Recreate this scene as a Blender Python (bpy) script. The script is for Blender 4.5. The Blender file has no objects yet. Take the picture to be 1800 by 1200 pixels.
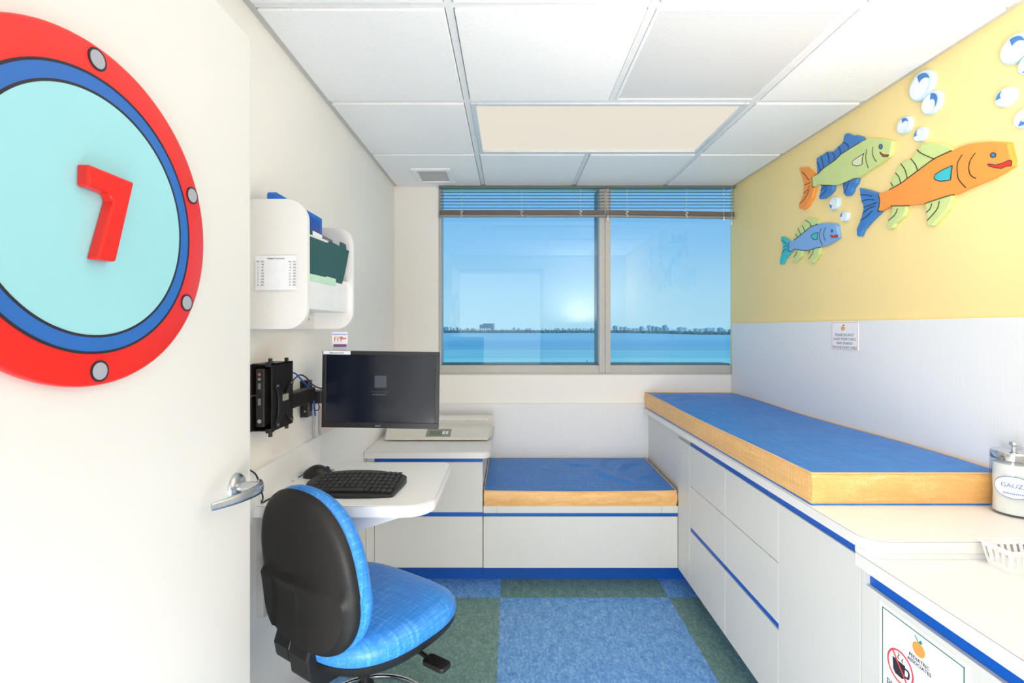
import bpy, bmesh, math, random
from mathutils import Vector, Matrix, noise
random.seed(7)
SC = bpy.context.scene
COL = SC.collection
PI = math.pi
EYE = 1.40            # eye height of the photographer
F = 850.0             # focal length, pixels of the 1800 wide photo

# ------------------------------------------------------------------ measuring
def on_x(u, v, X):    # sight line of the photo met with the plane x = X
    d = F * X / (u - 897.0)
    return Vector((X, d, EYE + (577.0 - v) * d / F))
def on_y(u, v, Y):
    return Vector(((u - 897.0) * Y / F, Y, EYE + (577.0 - v) * Y / F))
def on_z(u, v, Z):
    d = F * (EYE - Z) / (v - 577.0)
    return Vector(((u - 897.0) * d / F, d, Z))

# ------------------------------------------------------------------ materials
def srgb(r, g, b):
    f = lambda c: (c / 255 / 12.92) if c <= 10 else (((c / 255) + 0.055) / 1.055) ** 2.4
    return (f(r), f(g), f(b), 1)

class NT:
    def __init__(s, name):
        s.m = bpy.data.materials.new(name); s.m.use_nodes = True
        s.t = s.m.node_tree; s.n = s.t.nodes; s.l = s.t.links
        s.b = s.n['Principled BSDF']; s.out = s.n['Material Output']
    def node(s, typ, **kw):
        n = s.n.new(typ)
        for k, v in kw.items(): setattr(n, k, v)
        return n
    def link(s, a, b): s.l.new(a, b)
    def coord(s, scale=(1, 1, 1), rot=(0, 0, 0), kind='Object'):
        c = s.node('ShaderNodeTexCoord'); m = s.node('ShaderNodeMapping')
        m.inputs['Scale'].default_value = scale; m.inputs['Rotation'].default_value = rot
        s.link(c.outputs[kind], m.inputs['Vector']); return m.outputs['Vector']
    def noise(s, vec, scale, detail=3, rough=.5):
        n = s.node('ShaderNodeTexNoise'); n.inputs['Scale'].default_value = scale
        n.inputs['Detail'].default_value = detail; n.inputs['Roughness'].default_value = rough
        s.link(vec, n.inputs['Vector']); return n.outputs['Fac']
    def ramp(s, fac, stops):
        r = s.node('ShaderNodeValToRGB'); e = r.color_ramp.elements
        while len(e) < len(stops): e.new(.5)
        for el, (p, c) in zip(e, stops): el.position = p; el.color = c
        s.link(fac, r.inputs['Fac']); return r.outputs['Color']
    def mix(s, fac, a, b, blend='MIX'):
        m = s.node('ShaderNodeMix', data_type='RGBA', blend_type=blend)
        for sock, val in ((m.inputs['Factor'], fac), (m.inputs['A'], a), (m.inputs['B'], b)):
            pass
        ins = [i for i in m.inputs if i.enabled]
        for sock, val in zip((m.inputs[0], m.inputs[6], m.inputs[7]), (fac, a, b)):
            if hasattr(val, 'links'): s.link(val, sock)
            else: sock.default_value = val
        return m.outputs[2]
    def math(s, op, a, b=0.0):
        m = s.node('ShaderNodeMath', operation=op)
        for sock, val in zip(m.inputs, (a, b)):
            if hasattr(val, 'links'): s.link(val, sock)
            else: sock.default_value = val
        return m.outputs[0]
    def bump(s, h, strength=.1, dist=.002):
        b = s.node('ShaderNodeBump'); b.inputs['Strength'].default_value = strength
        b.inputs['Distance'].default_value = dist
        s.link(h, b.inputs['Height']); s.link(b.outputs['Normal'], s.b.inputs['Normal'])
    def set(s, color=None, rough=.5, metal=0, spec=.5):
        if color is not None:
            if hasattr(color, 'links'): s.link(color, s.b.inputs['Base Color'])
            else: s.b.inputs['Base Color'].default_value = color
        s.b.inputs['Roughness'].default_value = rough
        s.b.inputs['Metallic'].default_value = metal
        s.b.inputs['Specular IOR Level'].default_value = spec
        return s.m

def plain(name, rgb, rough=.5, metal=0, spec=.5, var=.03, scale=30):
    t = NT(name); c = srgb(*rgb)
    n = t.noise(t.coord(), scale, 3)
    lo = tuple(x * (1 - var) for x in c[:3]) + (1,); hi = tuple(min(1, x * (1 + var)) for x in c[:3]) + (1,)
    return t.set(t.ramp(n, [(.3, lo), (.7, hi)]), rough, metal, spec)

def paint(name, rgb, rough=.6):
    t = NT(name); c = srgb(*rgb)
    n = t.noise(t.coord(), 3, 2)
    lo = tuple(x * .985 for x in c[:3]) + (1,)
    t.set(t.ramp(n, [(.3, lo), (.7, c)]), rough, 0, .3)
    t.bump(t.noise(t.coord(), 260, 2), .08, .001)
    return t.m

def laminate(name, rgb, rough=.42, axis='z'):
    t = NT(name); c = srgb(*rgb)
    sc = {'z': (220, 220, 6), 'y': (220, 6, 220), 'x': (6, 220, 220)}[axis]
    n = t.noise(t.coord(sc), 1, 3, .6)
    lo = tuple(x * .978 for x in c[:3]) + (1,); hi = tuple(min(1, x * 1.012) for x in c[:3]) + (1,)
    return t.set(t.ramp(n, [(.3, lo), (.7, hi)]), rough, 0, .4)

def vinyl(name, rgb, light, rough=.42, s=1.0):
    t = NT(name)
    n1 = t.noise(t.coord((300 * s, 7, 300 * s)), 1, 3, .7)
    n2 = t.noise(t.coord((7, 300 * s, 7), (.05, .02, .04)), 1, 3, .7)
    a = t.math('MULTIPLY', t.math('ADD', n1, n2), .5)
    c = srgb(*rgb); l = srgb(*light); d = tuple(x * .86 for x in c[:3]) + (1,)
    t.set(t.ramp(a, [(.38, d), (.5, c), (.64, l)]), rough, 0, .45)
    t.bump(a, .12, .001)
    return t.m

M = {}
M['wall'] = paint('wall_white', (250, 247, 242))
M['yellow'] = paint('wall_yellow', (255, 229, 162))
M['grey_panel'] = laminate('panel_grey', (238, 239, 241), .45)
M['door'] = paint('door_white', (233, 232, 229), .45)
M['lam'] = laminate('laminate_front', (224, 223, 218))
M['lam_top'] = laminate('laminate_top', (238, 236, 233), .38, 'y')
M['desk_white'] = laminate('desk_laminate', (252, 251, 249), .38, 'y')
M['lam_edge'] = laminate('laminate_edge', (230, 230, 231), .42, 'y')
M['seam'] = plain('seam_dark', (120, 118, 115), .8)
M['blue_rail'] = plain('blue_laminate', (0, 90, 190), .4)
M['blue_kick'] = plain('blue_toe_kick', (0, 86, 180), .45)
M['t_bar'] = plain('ceiling_bar', (240, 240, 240), .5)
M['mold'] = plain('ceiling_angle', (206, 203, 199), .5)
M['alu'] = plain('window_aluminium', (196, 193, 187), .4, .0, .5)
M['alu_out'] = plain('outer_metal_glass_tint', (84, 120, 130), .5)  # teal cast of the glass in front is put into this metal's colour
M['blind'] = plain('blind_slat', (158, 148, 142), .45)
M['slat'] = plain('blind_slat_backlit', (112, 122, 128), .5)  # open slats darker than the stack: backlit shade put into their colour
M['blind_dark'] = plain('blind_headrail', (110, 120, 118), .5)
M['cord'] = plain('blind_cord', (225, 222, 215), .7)
M['steel'] = plain('brushed_steel', (200, 203, 206), .26, 1)
M['chrome'] = plain('chrome', (215, 216, 218), .12, 1)
M['red'] = plain('plaque_red', (236, 34, 22), .34)
M['ring_blue'] = plain('plaque_blue', (42, 108, 192), .4)
M['cyan'] = plain('plaque_cyan', (160, 222, 232), .4, var=.015, scale=3)
M['ink'] = plain('outline_ink', (36, 32, 46), .5)
M['bolt'] = plain('bolt_grey', (172, 174, 184), .4)
M['black'] = plain('black_plastic', (32, 30, 30), .42)
M['black_matt'] = plain('black_textured_plastic', (24, 21, 20), .55)
M['black_metal'] = plain('black_metal', (26, 25, 26), .38)
M['bezel'] = plain('monitor_bezel', (34, 33, 36), .4)
M['key'] = plain('key_black', (46, 44, 43), .5)
M['white'] = plain('white_plastic', (244, 244, 246), .35)
M['paper'] = plain('paper_white', (244, 245, 250), .7)
M['scale'] = plain('scale_plastic', (230, 226, 216), .4)
M['vin_blue'] = vinyl('blue_vinyl', (40, 122, 208), (80, 158, 232))
M['vin_blue_chair'] = vinyl('blue_chair_vinyl', (54, 144, 238), (114, 188, 252), .36, .8)
M['vin_orange'] = vinyl('orange_vinyl', (244, 188, 116), (253, 212, 152))
M['pipe'] = plain('orange_piping', (240, 190, 130), .5)
M['f_orange'] = plain('fish_orange', (255, 158, 70), .4)
M['f_green'] = plain('fish_green', (208, 226, 150), .4)
M['f_lblue'] = plain('fish_light_blue', (132, 178, 232), .4)
M['f_blue'] = plain('fish_blue', (66, 130, 204), .4)
M['f_teal'] = plain('fish_teal', (64, 196, 208), .4)
M['f_cream'] = plain('fish_cream', (238, 240, 200), .4)
M['f_red'] = plain('fish_mouth_red', (224, 56, 44), .4)
M['f_ink'] = plain('fish_line_brown', (62, 44, 34), .6)
M['bubble'] = plain('bubble_white', (238, 243, 250), .35)
M['bubble_rim'] = plain('bubble_rim_blue', (206, 232, 246), .35)
M['folder'] = plain('folder_green', (40, 88, 86), .6)
M['mint'] = plain('mint_paper', (200, 236, 214), .6)
M['yellowp'] = plain('yellow_paper', (240, 220, 120), .6)
M['binder'] = plain('binder_blue', (20, 110, 215), .3)
M['binder_d'] = plain('binder_inner_blue', (10, 70, 190), .3)
M['lavender'] = plain('lavender_label', (176, 184, 232), .4)
M['eth'] = plain('blue_cable', (40, 90, 190), .5)
M['ink_grey'] = plain('print_grey', (120, 124, 132), .7)
M['ink_green'] = plain('print_green', (20, 120, 95), .6)
M['ink_orange'] = plain('print_orange', (247, 165, 80), .6)
M['ink_red'] = plain('print_red', (226, 70, 78), .6)
M['ink_blue'] = plain('print_blue', (88, 130, 205), .6)
M['ink_purple'] = plain('print_purple', (150, 90, 175), .6)
M['ink_black'] = plain('print_black', (45, 45, 52), .6)
M['ink_leaf'] = plain('leaf_print', (10, 150, 120), .6)
M['ink_pale'] = plain('print_peach', (235, 190, 175), .6)
M['guard'] = plain('guard_board', (236, 222, 212), .4)
M['beige'] = plain('beige_cover', (206, 194, 180), .5)
M['housing'] = plain('grey_housing', (196, 194, 192), .5)
M['cotton'] = plain('cotton', (250, 250, 250), .9)
M['lcd'] = plain('lcd_green', (110, 126, 104), .3)
M['lcd_frame'] = plain('lcd_frame_grey', (150, 150, 142), .4)
M['pink'] = plain('audio_pink', (200, 90, 110), .5)
M['lime'] = plain('audio_green', (120, 160, 120), .5)
M['lens_frame'] = plain('light_frame', (214, 220, 228), .4)
M['hall'] = paint('hall_white', (246, 244, 240))

def ceiling_tile_mat():
    t = NT('ceiling_tile'); v = t.coord()
    n = t.noise(v, 95, 4, .65); f = t.noise(t.coord((1, 1.8, 1)), 190, 2, .5)
    c = t.ramp(f, [(.26, srgb(216, 216, 214)), (.36, srgb(253, 253, 253))])
    t.set(c, .85, 0, .2)
    t.bump(n, .5, .0025); return t.m
M['tile'] = ceiling_tile_mat()

def perforated():
    t = NT('perforated_metal')
    c = t.node('ShaderNodeTexCoord')
    vm = t.node('ShaderNodeVectorMath', operation='SCALE'); vm.inputs['Scale'].default_value = 140
    t.link(c.outputs['Object'], vm.inputs[0])
    fr = t.node('ShaderNodeVectorMath', operation='FRACTION'); t.link(vm.outputs[0], fr.inputs[0])
    sx = t.node('ShaderNodeSeparateXYZ'); t.link(fr.outputs[0], sx.inputs[0])
    a = t.math('SUBTRACT', sx.outputs[0], .5); b = t.math('SUBTRACT', sx.outputs[1], .5)
    r = t.math('ADD', t.math('MULTIPLY', a, a), t.math('MULTIPLY', b, b))
    h = t.math('LESS_THAN', r, .075)
    t.set(t.mix(h, srgb(232, 231, 231), srgb(198, 197, 199)), .5, 0, .3); return t.m
M['perf'] = perforated()

def floor_mat():
    t = NT('floor_sheet'); c = t.node('ShaderNodeTexCoord')
    sx = t.node('ShaderNodeSeparateXYZ'); t.link(c.outputs['Object'], sx.inputs[0])
    X, Y = sx.outputs[0], sx.outputs[1]
    def band(v, a, b):
        return t.math('MULTIPLY', t.math('GREATER_THAN', v, a), t.math('LESS_THAN', v, b))
    ix = t.math('ADD', band(X, -.053, .825), band(X, -1.6, -.65)); iy = t.math('ADD', band(Y, 1.638, 2.516), band(Y, .4, 1.29))
    eq = t.math('COMPARE', ix, iy); eq.node.inputs[2].default_value = .1
    # marbled chips, running along the room
    n1 = t.noise(t.coord((1, .55, 1)), 95, 4, .75); n2 = t.noise(t.coord((1, .5, 1), (0, 0, .35)), 34, 3, .7)
    f = t.math('ADD', t.math('MULTIPLY', n1, .65), t.math('MULTIPLY', n2, .35))
    blue = t.ramp(f, [(.36, srgb(70, 124, 190)), (.50, srgb(102, 160, 222)), (.64, srgb(158, 200, 240))])
    green = t.ramp(f, [(.36, srgb(82, 116, 114)), (.50, srgb(106, 142, 136)), (.66, srgb(146, 174, 164))])
    t.set(t.mix(eq, green, blue), .38, 0, .45); t.bump(f, .05, .001); return t.m
M['floor'] = floor_mat()

def glass_mat(name, tint, ior=1.8, rough=0.0):
    t = NT(name); t.n.remove(t.b)
    tr = t.node('ShaderNodeBsdfTransparent'); tr.inputs['Color'].default_value = tint
    gl = t.node('ShaderNodeBsdfGlossy'); gl.inputs['Roughness'].default_value = rough
    lw_ = t.node('ShaderNodeLayerWeight'); lw_.inputs['Blend'].default_value = .5
    fz = t.math('ADD', ior, t.math('MULTIPLY', 1 - ior, t.math('POWER', lw_.outputs['Facing'], 5.0)))
    mx = t.node('ShaderNodeMixShader')
    t.link(fz, mx.inputs[0]); t.link(tr.outputs[0], mx.inputs[1]); t.link(gl.outputs[0], mx.inputs[2])
    t.link(mx.outputs[0], t.out.inputs['Surface']); return t.m
M['glass'] = glass_mat('window_glass', (.92, .97, 1.0, 1), .04)
M['jar_glass'] = glass_mat('jar_glass', (.96, .98, .98, 1), .05)

def emit(name, rgb, strength, base=(.8, .8, .8, 1), rough=.5):
    t = NT(name); t.set(base, rough)
    t.b.inputs['Emission Color'].default_value = srgb(*rgb)
    t.b.inputs['Emission Strength'].default_value = strength; return t.m
M['diffuser'] = emit('light_diffuser', (240, 230, 210), 0.52, (.16, .155, .15, 1), .6)
M['screen'] = emit('monitor_screen', (40, 52, 78), .12, (.002, .0025, .004, 1), .16)
M['screen_mark'] = emit('screen_icon', (120, 124, 150), .14, (.02, .02, .025, 1), .3)

def sea_mat():
    t = NT('bay_water'); 
    v = t.coord((.0016, .016, 1), (0, 0, .12)); n = t.noise(v, 1, 6, .65)
    c = t.node('ShaderNodeTexCoord'); sx = t.node('ShaderNodeSeparateXYZ'); t.link(c.outputs['Object'], sx.inputs[0])
    g = t.node('ShaderNodeMapRange'); g.inputs[1].default_value = 380; g.inputs[2].default_value = 1500; t.link(sx.outputs[1], g.inputs[0])
    f = t.math('ADD', g.outputs[0], t.math('MULTIPLY', t.math('SUBTRACT', n, .5), 1.3))
    col = t.ramp(f, [(0, srgb(124, 198, 196)), (.45, srgb(86, 154, 182)), (.75, srgb(92, 164, 190)), (1, srgb(112, 176, 194))])
    t.set(col, .5, 0, .15); return t.m
M['sea'] = sea_mat()
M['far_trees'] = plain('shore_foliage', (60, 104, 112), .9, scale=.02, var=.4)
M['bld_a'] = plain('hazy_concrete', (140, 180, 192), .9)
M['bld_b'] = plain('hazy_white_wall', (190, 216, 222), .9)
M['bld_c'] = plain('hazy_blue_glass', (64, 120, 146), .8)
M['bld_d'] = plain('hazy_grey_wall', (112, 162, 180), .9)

# ------------------------------------------------------------------ building
BASE = {}
def link(o):
    COL.objects.link(o); return o
def tag(o, label=None, cat=None, group=None, kind=None):
    if label: o['label'] = label
    if cat: o['category'] = cat
    if group: o['group'] = group
    if kind: o['kind'] = kind
    return o
def thing(name, loc, label, cat, group=None, rot=(0, 0, 0)):
    o = bpy.data.objects.new(name, None); o.empty_display_size = .05; link(o)
    o.location = loc; o.rotation_euler = rot
    BASE[o] = Vector(loc) if tuple(rot) == (0, 0, 0) else None
    return tag(o, label, cat, group)
def obj(name, bm, m, parent=None, bevel=0, smooth=False, local=False, seg=2, sub=0):
    base = BASE.get(parent) if parent is not None else None
    if base is not None and not local:
        bmesh.ops.translate(bm, verts=bm.verts, vec=-base)
    bmesh.ops.recalc_face_normals(bm, faces=bm.faces)
    me = bpy.data.meshes.new(name); bm.to_mesh(me); bm.free()
    for mm in (m if isinstance(m, (list, tuple)) else [m]): me.materials.append(mm)
    if smooth:
        for p in me.polygons: p.use_smooth = True
        me.set_sharp_from_angle(angle=math.radians(42))
    o = link(bpy.data.objects.new(name, me))
    if parent is not None:
        o.parent = parent
        if parent not in BASE or BASE[parent] is None: BASE[o] = None
        else: BASE[o] = base
        if local and base is not None: pass
    else: BASE[o] = Vector((0, 0, 0))
    if bevel:
        b = o.modifiers.new('bevel', 'BEVEL'); b.width = bevel; b.segments = seg; b.limit_method = 'ANGLE'
        b.angle_limit = math.radians(38)
    if sub:
        s = o.modifiers.new('sub', 'SUBSURF'); s.levels = sub; s.render_levels = sub
    return o
def struct(name, bm, m, parent=None, **k):
    o = obj(name, bm, m, parent, **k)
    if parent is None: o['kind'] = 'structure'
    return o
def NB(): return bmesh.new()
def box(bm, x0, x1, y0, y1, z0, z1, mi=0, mtx=None):
    vs = [bm.verts.new((x, y, z)) for x in (x0, x1) for y in (y0, y1) for z in (z0, z1)]
    if mtx:
        for v in vs: v.co = mtx @ v.co
    for q in ((0, 1, 3, 2), (4, 6, 7, 5), (0, 4, 5, 1), (2, 3, 7, 6), (0, 2, 6, 4), (1, 5, 7, 3)):
        f = bm.faces.new([vs[i] for i in q]); f.material_index = mi
    return bm
def bx(*a): return box(NB(), *a)
def prism(bm, pts, off, mi=0):
    off = Vector(off)
    a = [bm.verts.new(Vector(p)) for p in pts]; b = [bm.verts.new(Vector(p) + off) for p in pts]
    n = len(a)
    for f in (bm.faces.new(a), bm.faces.new(b[::-1])): f.material_index = mi
    for i in range(n):
        bm.faces.new((a[i], b[i], b[(i + 1) % n], a[(i + 1) % n])).material_index = mi
    return bm
def ring_faces(bm, A, B, mi=0):
    n = len(A)
    for i in range(n): bm.faces.new((A[i], A[(i + 1) % n], B[(i + 1) % n], B[i])).material_index = mi
def frame_of(d):
    d = d.normalized(); u = Vector((0, 0, 1)) if abs(d.z) < .9 else Vector((1, 0, 0))
    a = d.cross(u).normalized(); return a, a.cross(d).normalized()
def cyl(bm, p0, p1, r0, r1=None, n=24, mi=0):
    r1 = r0 if r1 is None else r1
    p0 = Vector(p0); p1 = Vector(p1); a, b = frame_of(p1 - p0)
    A = [bm.verts.new(p0 + (a * math.cos(2 * PI * i / n) + b * math.sin(2 * PI * i / n)) * r0) for i in range(n)]
    B = [bm.verts.new(p1 + (a * math.cos(2 * PI * i / n) + b * math.sin(2 * PI * i / n)) * r1) for i in range(n)]
    ring_faces(bm, A, B, mi); bm.faces.new(A[::-1]).material_index = mi; bm.faces.new(B).material_index = mi
    return bm
def catmull(P, k=6, closed=False):
    P = [Vector(p) for p in P]; n = len(P); out = []
    rng = range(n) if closed else range(n - 1)
    for i in rng:
        p0 = P[(i - 1) % n] if closed or i > 0 else P[i]; p1 = P[i]; p2 = P[(i + 1) % n]
        p3 = P[(i + 2) % n] if closed or i + 2 < n else p2
        for j in range(k):
            t = j / k
            out.append(.5 * ((2 * p1) + (p2 - p0) * t + (2 * p0 - 5 * p1 + 4 * p2 - p3) * t * t + (3 * p1 - p0 - 3 * p2 + p3) * t ** 3))
    if not closed: out.append(P[-1])
    return out
def tube(bm, pts, r, n=10, k=6, closed=False, mi=0, smoothp=True):
    P = catmull(pts, k, closed) if smoothp else [Vector(p) for p in pts]
    rings = []; m = len(P); prev = None
    for i, p in enumerate(P):
        d = (P[(i + 1) % m] - P[i - 1]) if closed else (P[min(i + 1, m - 1)] - P[max(i - 1, 0)])
        d.normalize()
        if prev is None: a, b = frame_of(d)
        else:
            a = (prev - d * prev.dot(d)).normalized(); b = a.cross(d)
        prev = a
        rr = r(i / (m - 1)) if callable(r) else r
        rings.append([bm.verts.new(p + (a * math.cos(2 * PI * j / n) + b * math.sin(2 * PI * j / n)) * rr) for j in range(n)])
    for i in range(m - 1): ring_faces(bm, rings[i], rings[i + 1], mi)
    if closed: ring_faces(bm, rings[-1], rings[0], mi)
    else: bm.faces.new(rings[0][::-1]).material_index = mi; bm.faces.new(rings[-1]).material_index = mi
    return bm
def lathe(bm, prof, center, axis='z', n=48, mi=0):
    """prof: (radius, height) pairs, closed at ends where radius is 0"""
    c = Vector(center)
    def P(r, h, t):
        a, b = r * math.cos(t), r * math.sin(t)
        return c + {'z': Vector((a, b, h)), 'x': Vector((h, a, b)), 'y': Vector((a, h, b))}[axis]
    rings = []
    for r, h in prof:
        if r < 1e-6: rings.append([bm.verts.new(P(0, h, 0))])
        else: rings.append([bm.verts.new(P(r, h, 2 * PI * i / n)) for i in range(n)])
    for A, B in zip(rings, rings[1:]):
        if len(A) == 1 and len(B) == 1: continue
        if len(A) == 1:
            for i in range(n): bm.faces.new((A[0], B[(i + 1) % n], B[i])).material_index = mi
        elif len(B) == 1:
            for i in range(n): bm.faces.new((A[i], A[(i + 1) % n], B[0])).material_index = mi
        else: ring_faces(bm, A, B, mi)
    return bm
def rrect(x0, x1, y0, y1, r, n=8):
    """rounded rectangle; r = radii of corners (x0y0, x1y0, x1y1, x0y1)"""
    r = r if isinstance(r, (list, tuple)) else [r] * 4
    out = []
    for (cx, cy, sx, sy, a0), rr in zip(((x0, y0, 1, 1, PI), (x1, y0, -1, 1, 1.5 * PI), (x1, y1, -1, -1, 0), (x0, y1, 1, -1, .5 * PI)), r):
        if rr <= 0: out.append((cx, cy)); continue
        for i in range(n + 1):
            a = a0 + .5 * PI * i / n
            out.append((cx + sx * rr + rr * math.cos(a), cy + sy * rr + rr * math.sin(a)))
    return out
def slab(bm, poly, z0, z1, mi=0): return prism(bm, [(x, y, z0) for x, y in poly], (0, 0, z1 - z0), mi)
def upright(bm, poly, y0, y1, mi=0): return prism(bm, [(x, y0, z) for x, z in poly], (0, y1 - y0, 0), mi)
def sidewall(bm, poly, x0, x1, mi=0): return prism(bm, [(x0, y, z) for y, z in poly], (x1 - x0, 0, 0), mi)
def ribbon(bm, pts, w, nrm, k=6, closed=False, h=.0009):
    P = catmull(pts, k, closed); nrm = Vector(nrm).normalized(); m = len(P); L = []; Rr = []; 
    for i, p in enumerate(P):
        d = (P[(i + 1) % m] - P[i - 1]) if closed else (P[min(i + 1, m - 1)] - P[max(i - 1, 0)])
        s = d.normalized().cross(nrm) * (w / 2)
        L.append(p + s); Rr.append(p - s)
    rng = range(m) if closed else range(m - 1)
    A = [bm.verts.new(p) for p in L]; B = [bm.verts.new(p) for p in Rr]
    A2 = [bm.verts.new(p + nrm * h) for p in L]; B2 = [bm.verts.new(p + nrm * h) for p in Rr]
    for i in rng:
        j = (i + 1) % m
        bm.faces.new((A2[i], A2[j], B2[j], B2[i])); bm.faces.new((A[i], A[j], A2[j], A2[i])); bm.faces.new((B2[i], B2[j], B[j], B[i]))
    return bm
def text_bm(s, size, align='CENTER', bm=None, mtx=None, fn=None, depth=.0003):
    cu = bpy.data.curves.new('t', 'FONT'); cu.body = s; cu.size = size; cu.align_x = align; cu.extrude = depth; cu.resolution_u = 3
    o = bpy.data.objects.new('t', cu); link(o)
    dg = bpy.context.evaluated_depsgraph_get(); me = bpy.data.meshes.new_from_object(o.evaluated_get(dg))
    bpy.data.objects.remove(o); bpy.data.curves.remove(cu)
    b2 = bmesh.new(); b2.from_mesh(me); bpy.data.meshes.remove(me)
    for v in b2.verts:
        if fn: v.co = fn(v.co)
        elif mtx: v.co = mtx @ v.co
    if bm is None: return b2
    me = bpy.data.meshes.new('tmp'); b2.to_mesh(me); b2.free(); bm.from_mesh(me); bpy.data.meshes.remove(me)
    return bm
def plane_mtx(org, xa, ya):
    xa = Vector(xa).normalized(); ya = Vector(ya).normalized(); za = xa.cross(ya)
    m = Matrix((xa, ya, za)).transposed().to_4x4(); m.translation = Vector(org); return m
def facing(org): return plane_mtx(org, (1, 0, 0), (0, 0, 1))        # reads from the doorway
def on_right(org): return plane_mtx(org, (0, -1, 0), (0, 0, 1))     # reads on the right hand wall

def strokes(x0, x1, y, z, hh, n):      # a line of print too small to read
    b = NB(); rnd = random.Random(n); d = (x1 - x0) / n
    for i in range(n): box(b, x0 + d * i, x0 + d * (i + .72), y - .0002, y + .0002, z, z + hh * rnd.choice((.7, 1)))
    return b
# ------------------------------------------------------------------ shell
XL, XR, YB, ZC = -.784, 1.514, 3.267, 2.361
struct('floor', bx(-2.2, 2.2, -2.3, 3.5, -.1, 0), M['floor'])
struct('wall_left', bx(-.90, XL, .15, 3.50, 0, 2.5), M['wall'])
b = NB()
box(b, XL, -.485, YB, 3.46, 0, 2.5); box(b, -.485, XR, YB, 3.46, 0, 1.086); box(b, -.485, XR, YB + .02, 3.40, 2.366, 2.5)
struct('wall_back', b, M['wall'])
struct('wall_right', bx(XR, 1.64, .15, 3.325, 0, 2.5), M['yellow'])
b = NB()
box(b, -.90, -.71, .15, .27, 0, 2.5); box(b, .40, 1.64, .15, .27, 0, 2.5); box(b, -.71, .40, .15, .27, 2.145, 2.5)
struct('wall_front', b, M['wall'])
b = NB()
box(b, -2.1, -2.0, -2.2, .15, 0, 2.5); struct('wall_hall_left', b, M['hall'])
struct('wall_hall_right', bx(2.0, 2.1, -2.2, .15, 0, 2.5), M['hall'])
struct('wall_hall_back', bx(-2.1, 2.1, -2.3, -2.2, 0, 2.5), M['hall'])
b = NB(); box(b, -2.1, -.90, .15, .25, 0, 2.5); box(b, 1.64, 2.1, .15, .25, 0, 2.5)
struct('wall_hall_front', b, M['hall'])
struct('ceiling_hall', bx(-2.1, 2.1, -2.3, .15, 2.45, 2.55), M['hall'])
b = NB()
box(b, -.745, -.705, .12, .30, 0, 2.18); box(b, .395, .435, .12, .30, 0, 2.18); box(b, -.745, .435, .12, .30, 2.135, 2.18)
struct('trim_1', b, M['alu'])
# grey wainscot panel on the right wall and the splash panel behind the bench
struct('trim_2', bx(1.495, XR, .27, 3.262, .05, 1.433), M['grey_panel'], bevel=.002)
struct('trim_3', bx(-.76, .93, 3.252, YB, .30, .895), M['grey_panel'], bevel=.002)

ceil = struct('ceiling', bx(-.90, 1.64, .15, 3.40, 2.40, 2.5), M['wall'])
GX = [-.183, .4266, 1.036]; GY = [.8276, 1.4372, 2.0468, 2.6564]
b = NB()
for x in GX[::2]: box(b, x - .012, x + .012, .27, 3.29, ZC, ZC + .03)
box(b, GX[1] - .012, GX[1] + .012, .27, GY[2], ZC, ZC + .03); box(b, GX[1] - .012, GX[1] + .012, GY[3], 3.29, ZC, ZC + .03)
for y in GY: box(b, XL, XR, y - .012, y + .012, ZC + .0004, ZC + .03)
obj('ceiling_grid', b, M['t_bar'], ceil)
b = NB()
box(b, XL, XL + .022, .27, 3.27, ZC - .001, ZC + .03); box(b, XR - .022, XR, .27, 3.27, ZC - .001, ZC + .03); box(b, XL, XR, .27, .292, ZC - .001, ZC + .03)
obj('wall_angle', b, M['mold'], ceil)
cx = [XL + .008] + GX + [XR - .008]; cy = [.282] + GY + [3.284]
for i in range(4):
    for j in range(5):
        if j == 3 and i in (1, 2): continue
        if j == 2 and i == 2: continue
        y1 = cy[j + 1] - .015
        t_ = obj('ceiling_tile', bx(cx[i] + .015, cx[i + 1] - .015, cy[j] + .015, y1, ZC - .006, ZC + .02), M['tile'], ceil, bevel=.003)

# ------------------------------------------------------------------ ceiling fittings
x0, x1, y0, y1 = GX[0] + .013, GX[2] - .013, GY[2] + .013, GY[3] - .013
t = thing('ceiling_light', ((x0 + x1) / 2, (y0 + y1) / 2, ZC - .004), 'large rectangular recessed ceiling light with cream diffuser', 'ceiling light')
b = NB(); w = .022
box(b, x0, x0 + w, y0, y1, ZC - .006, ZC + .02); box(b, x1 - w, x1, y0, y1, ZC - .006, ZC + .02)
box(b, x0 + w, x1 - w, y0, y0 + w, ZC - .006, ZC + .02); box(b, x0 + w, x1 - w, y1 - w, y1, ZC - .006, ZC + .02)
obj('frame', b, M['lens_frame'], t, bevel=.003)
obj('diffuser', bx(x0 + w, x1 - w, y0 + w, y1 - w, ZC + .006, ZC + .012), M['diffuser'], t)
x0, x1, y0, y1 = GX[1] + .013, GX[2] - .013, GY[1] + .013, GY[2] - .013
t = thing('air_return_grille', ((x0 + x1) / 2, (y0 + y1) / 2, ZC - .004), 'square perforated metal air grille in the ceiling beside the light', 'vent', 'ceiling vents')
b = NB(); w = .012
box(b, x0, x0 + w, y0, y1, ZC - .004, ZC + .02); box(b, x1 - w, x1, y0, y1, ZC - .004, ZC + .02)
box(b, x0 + w, x1 - w, y0, y0 + w, ZC - .004, ZC + .02); box(b, x0 + w, x1 - w, y1 - w, y1, ZC - .004, ZC + .02)
obj('frame', b, M['white'], t, bevel=.002)
obj('perforated_panel', bx(x0 + w, x1 - w, y0 + w, y1 - w, ZC, ZC + .006), M['perf'], t)
p0, p1 = (-.597, 2.870), (-.356, 3.150)
zt = ZC - .006
t = thing('exhaust_vent', (-.476, 3.01, zt), 'small white louvred exhaust vent in the corner ceiling tile', 'vent', 'ceiling vents')
b = NB(); w = .034
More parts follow.
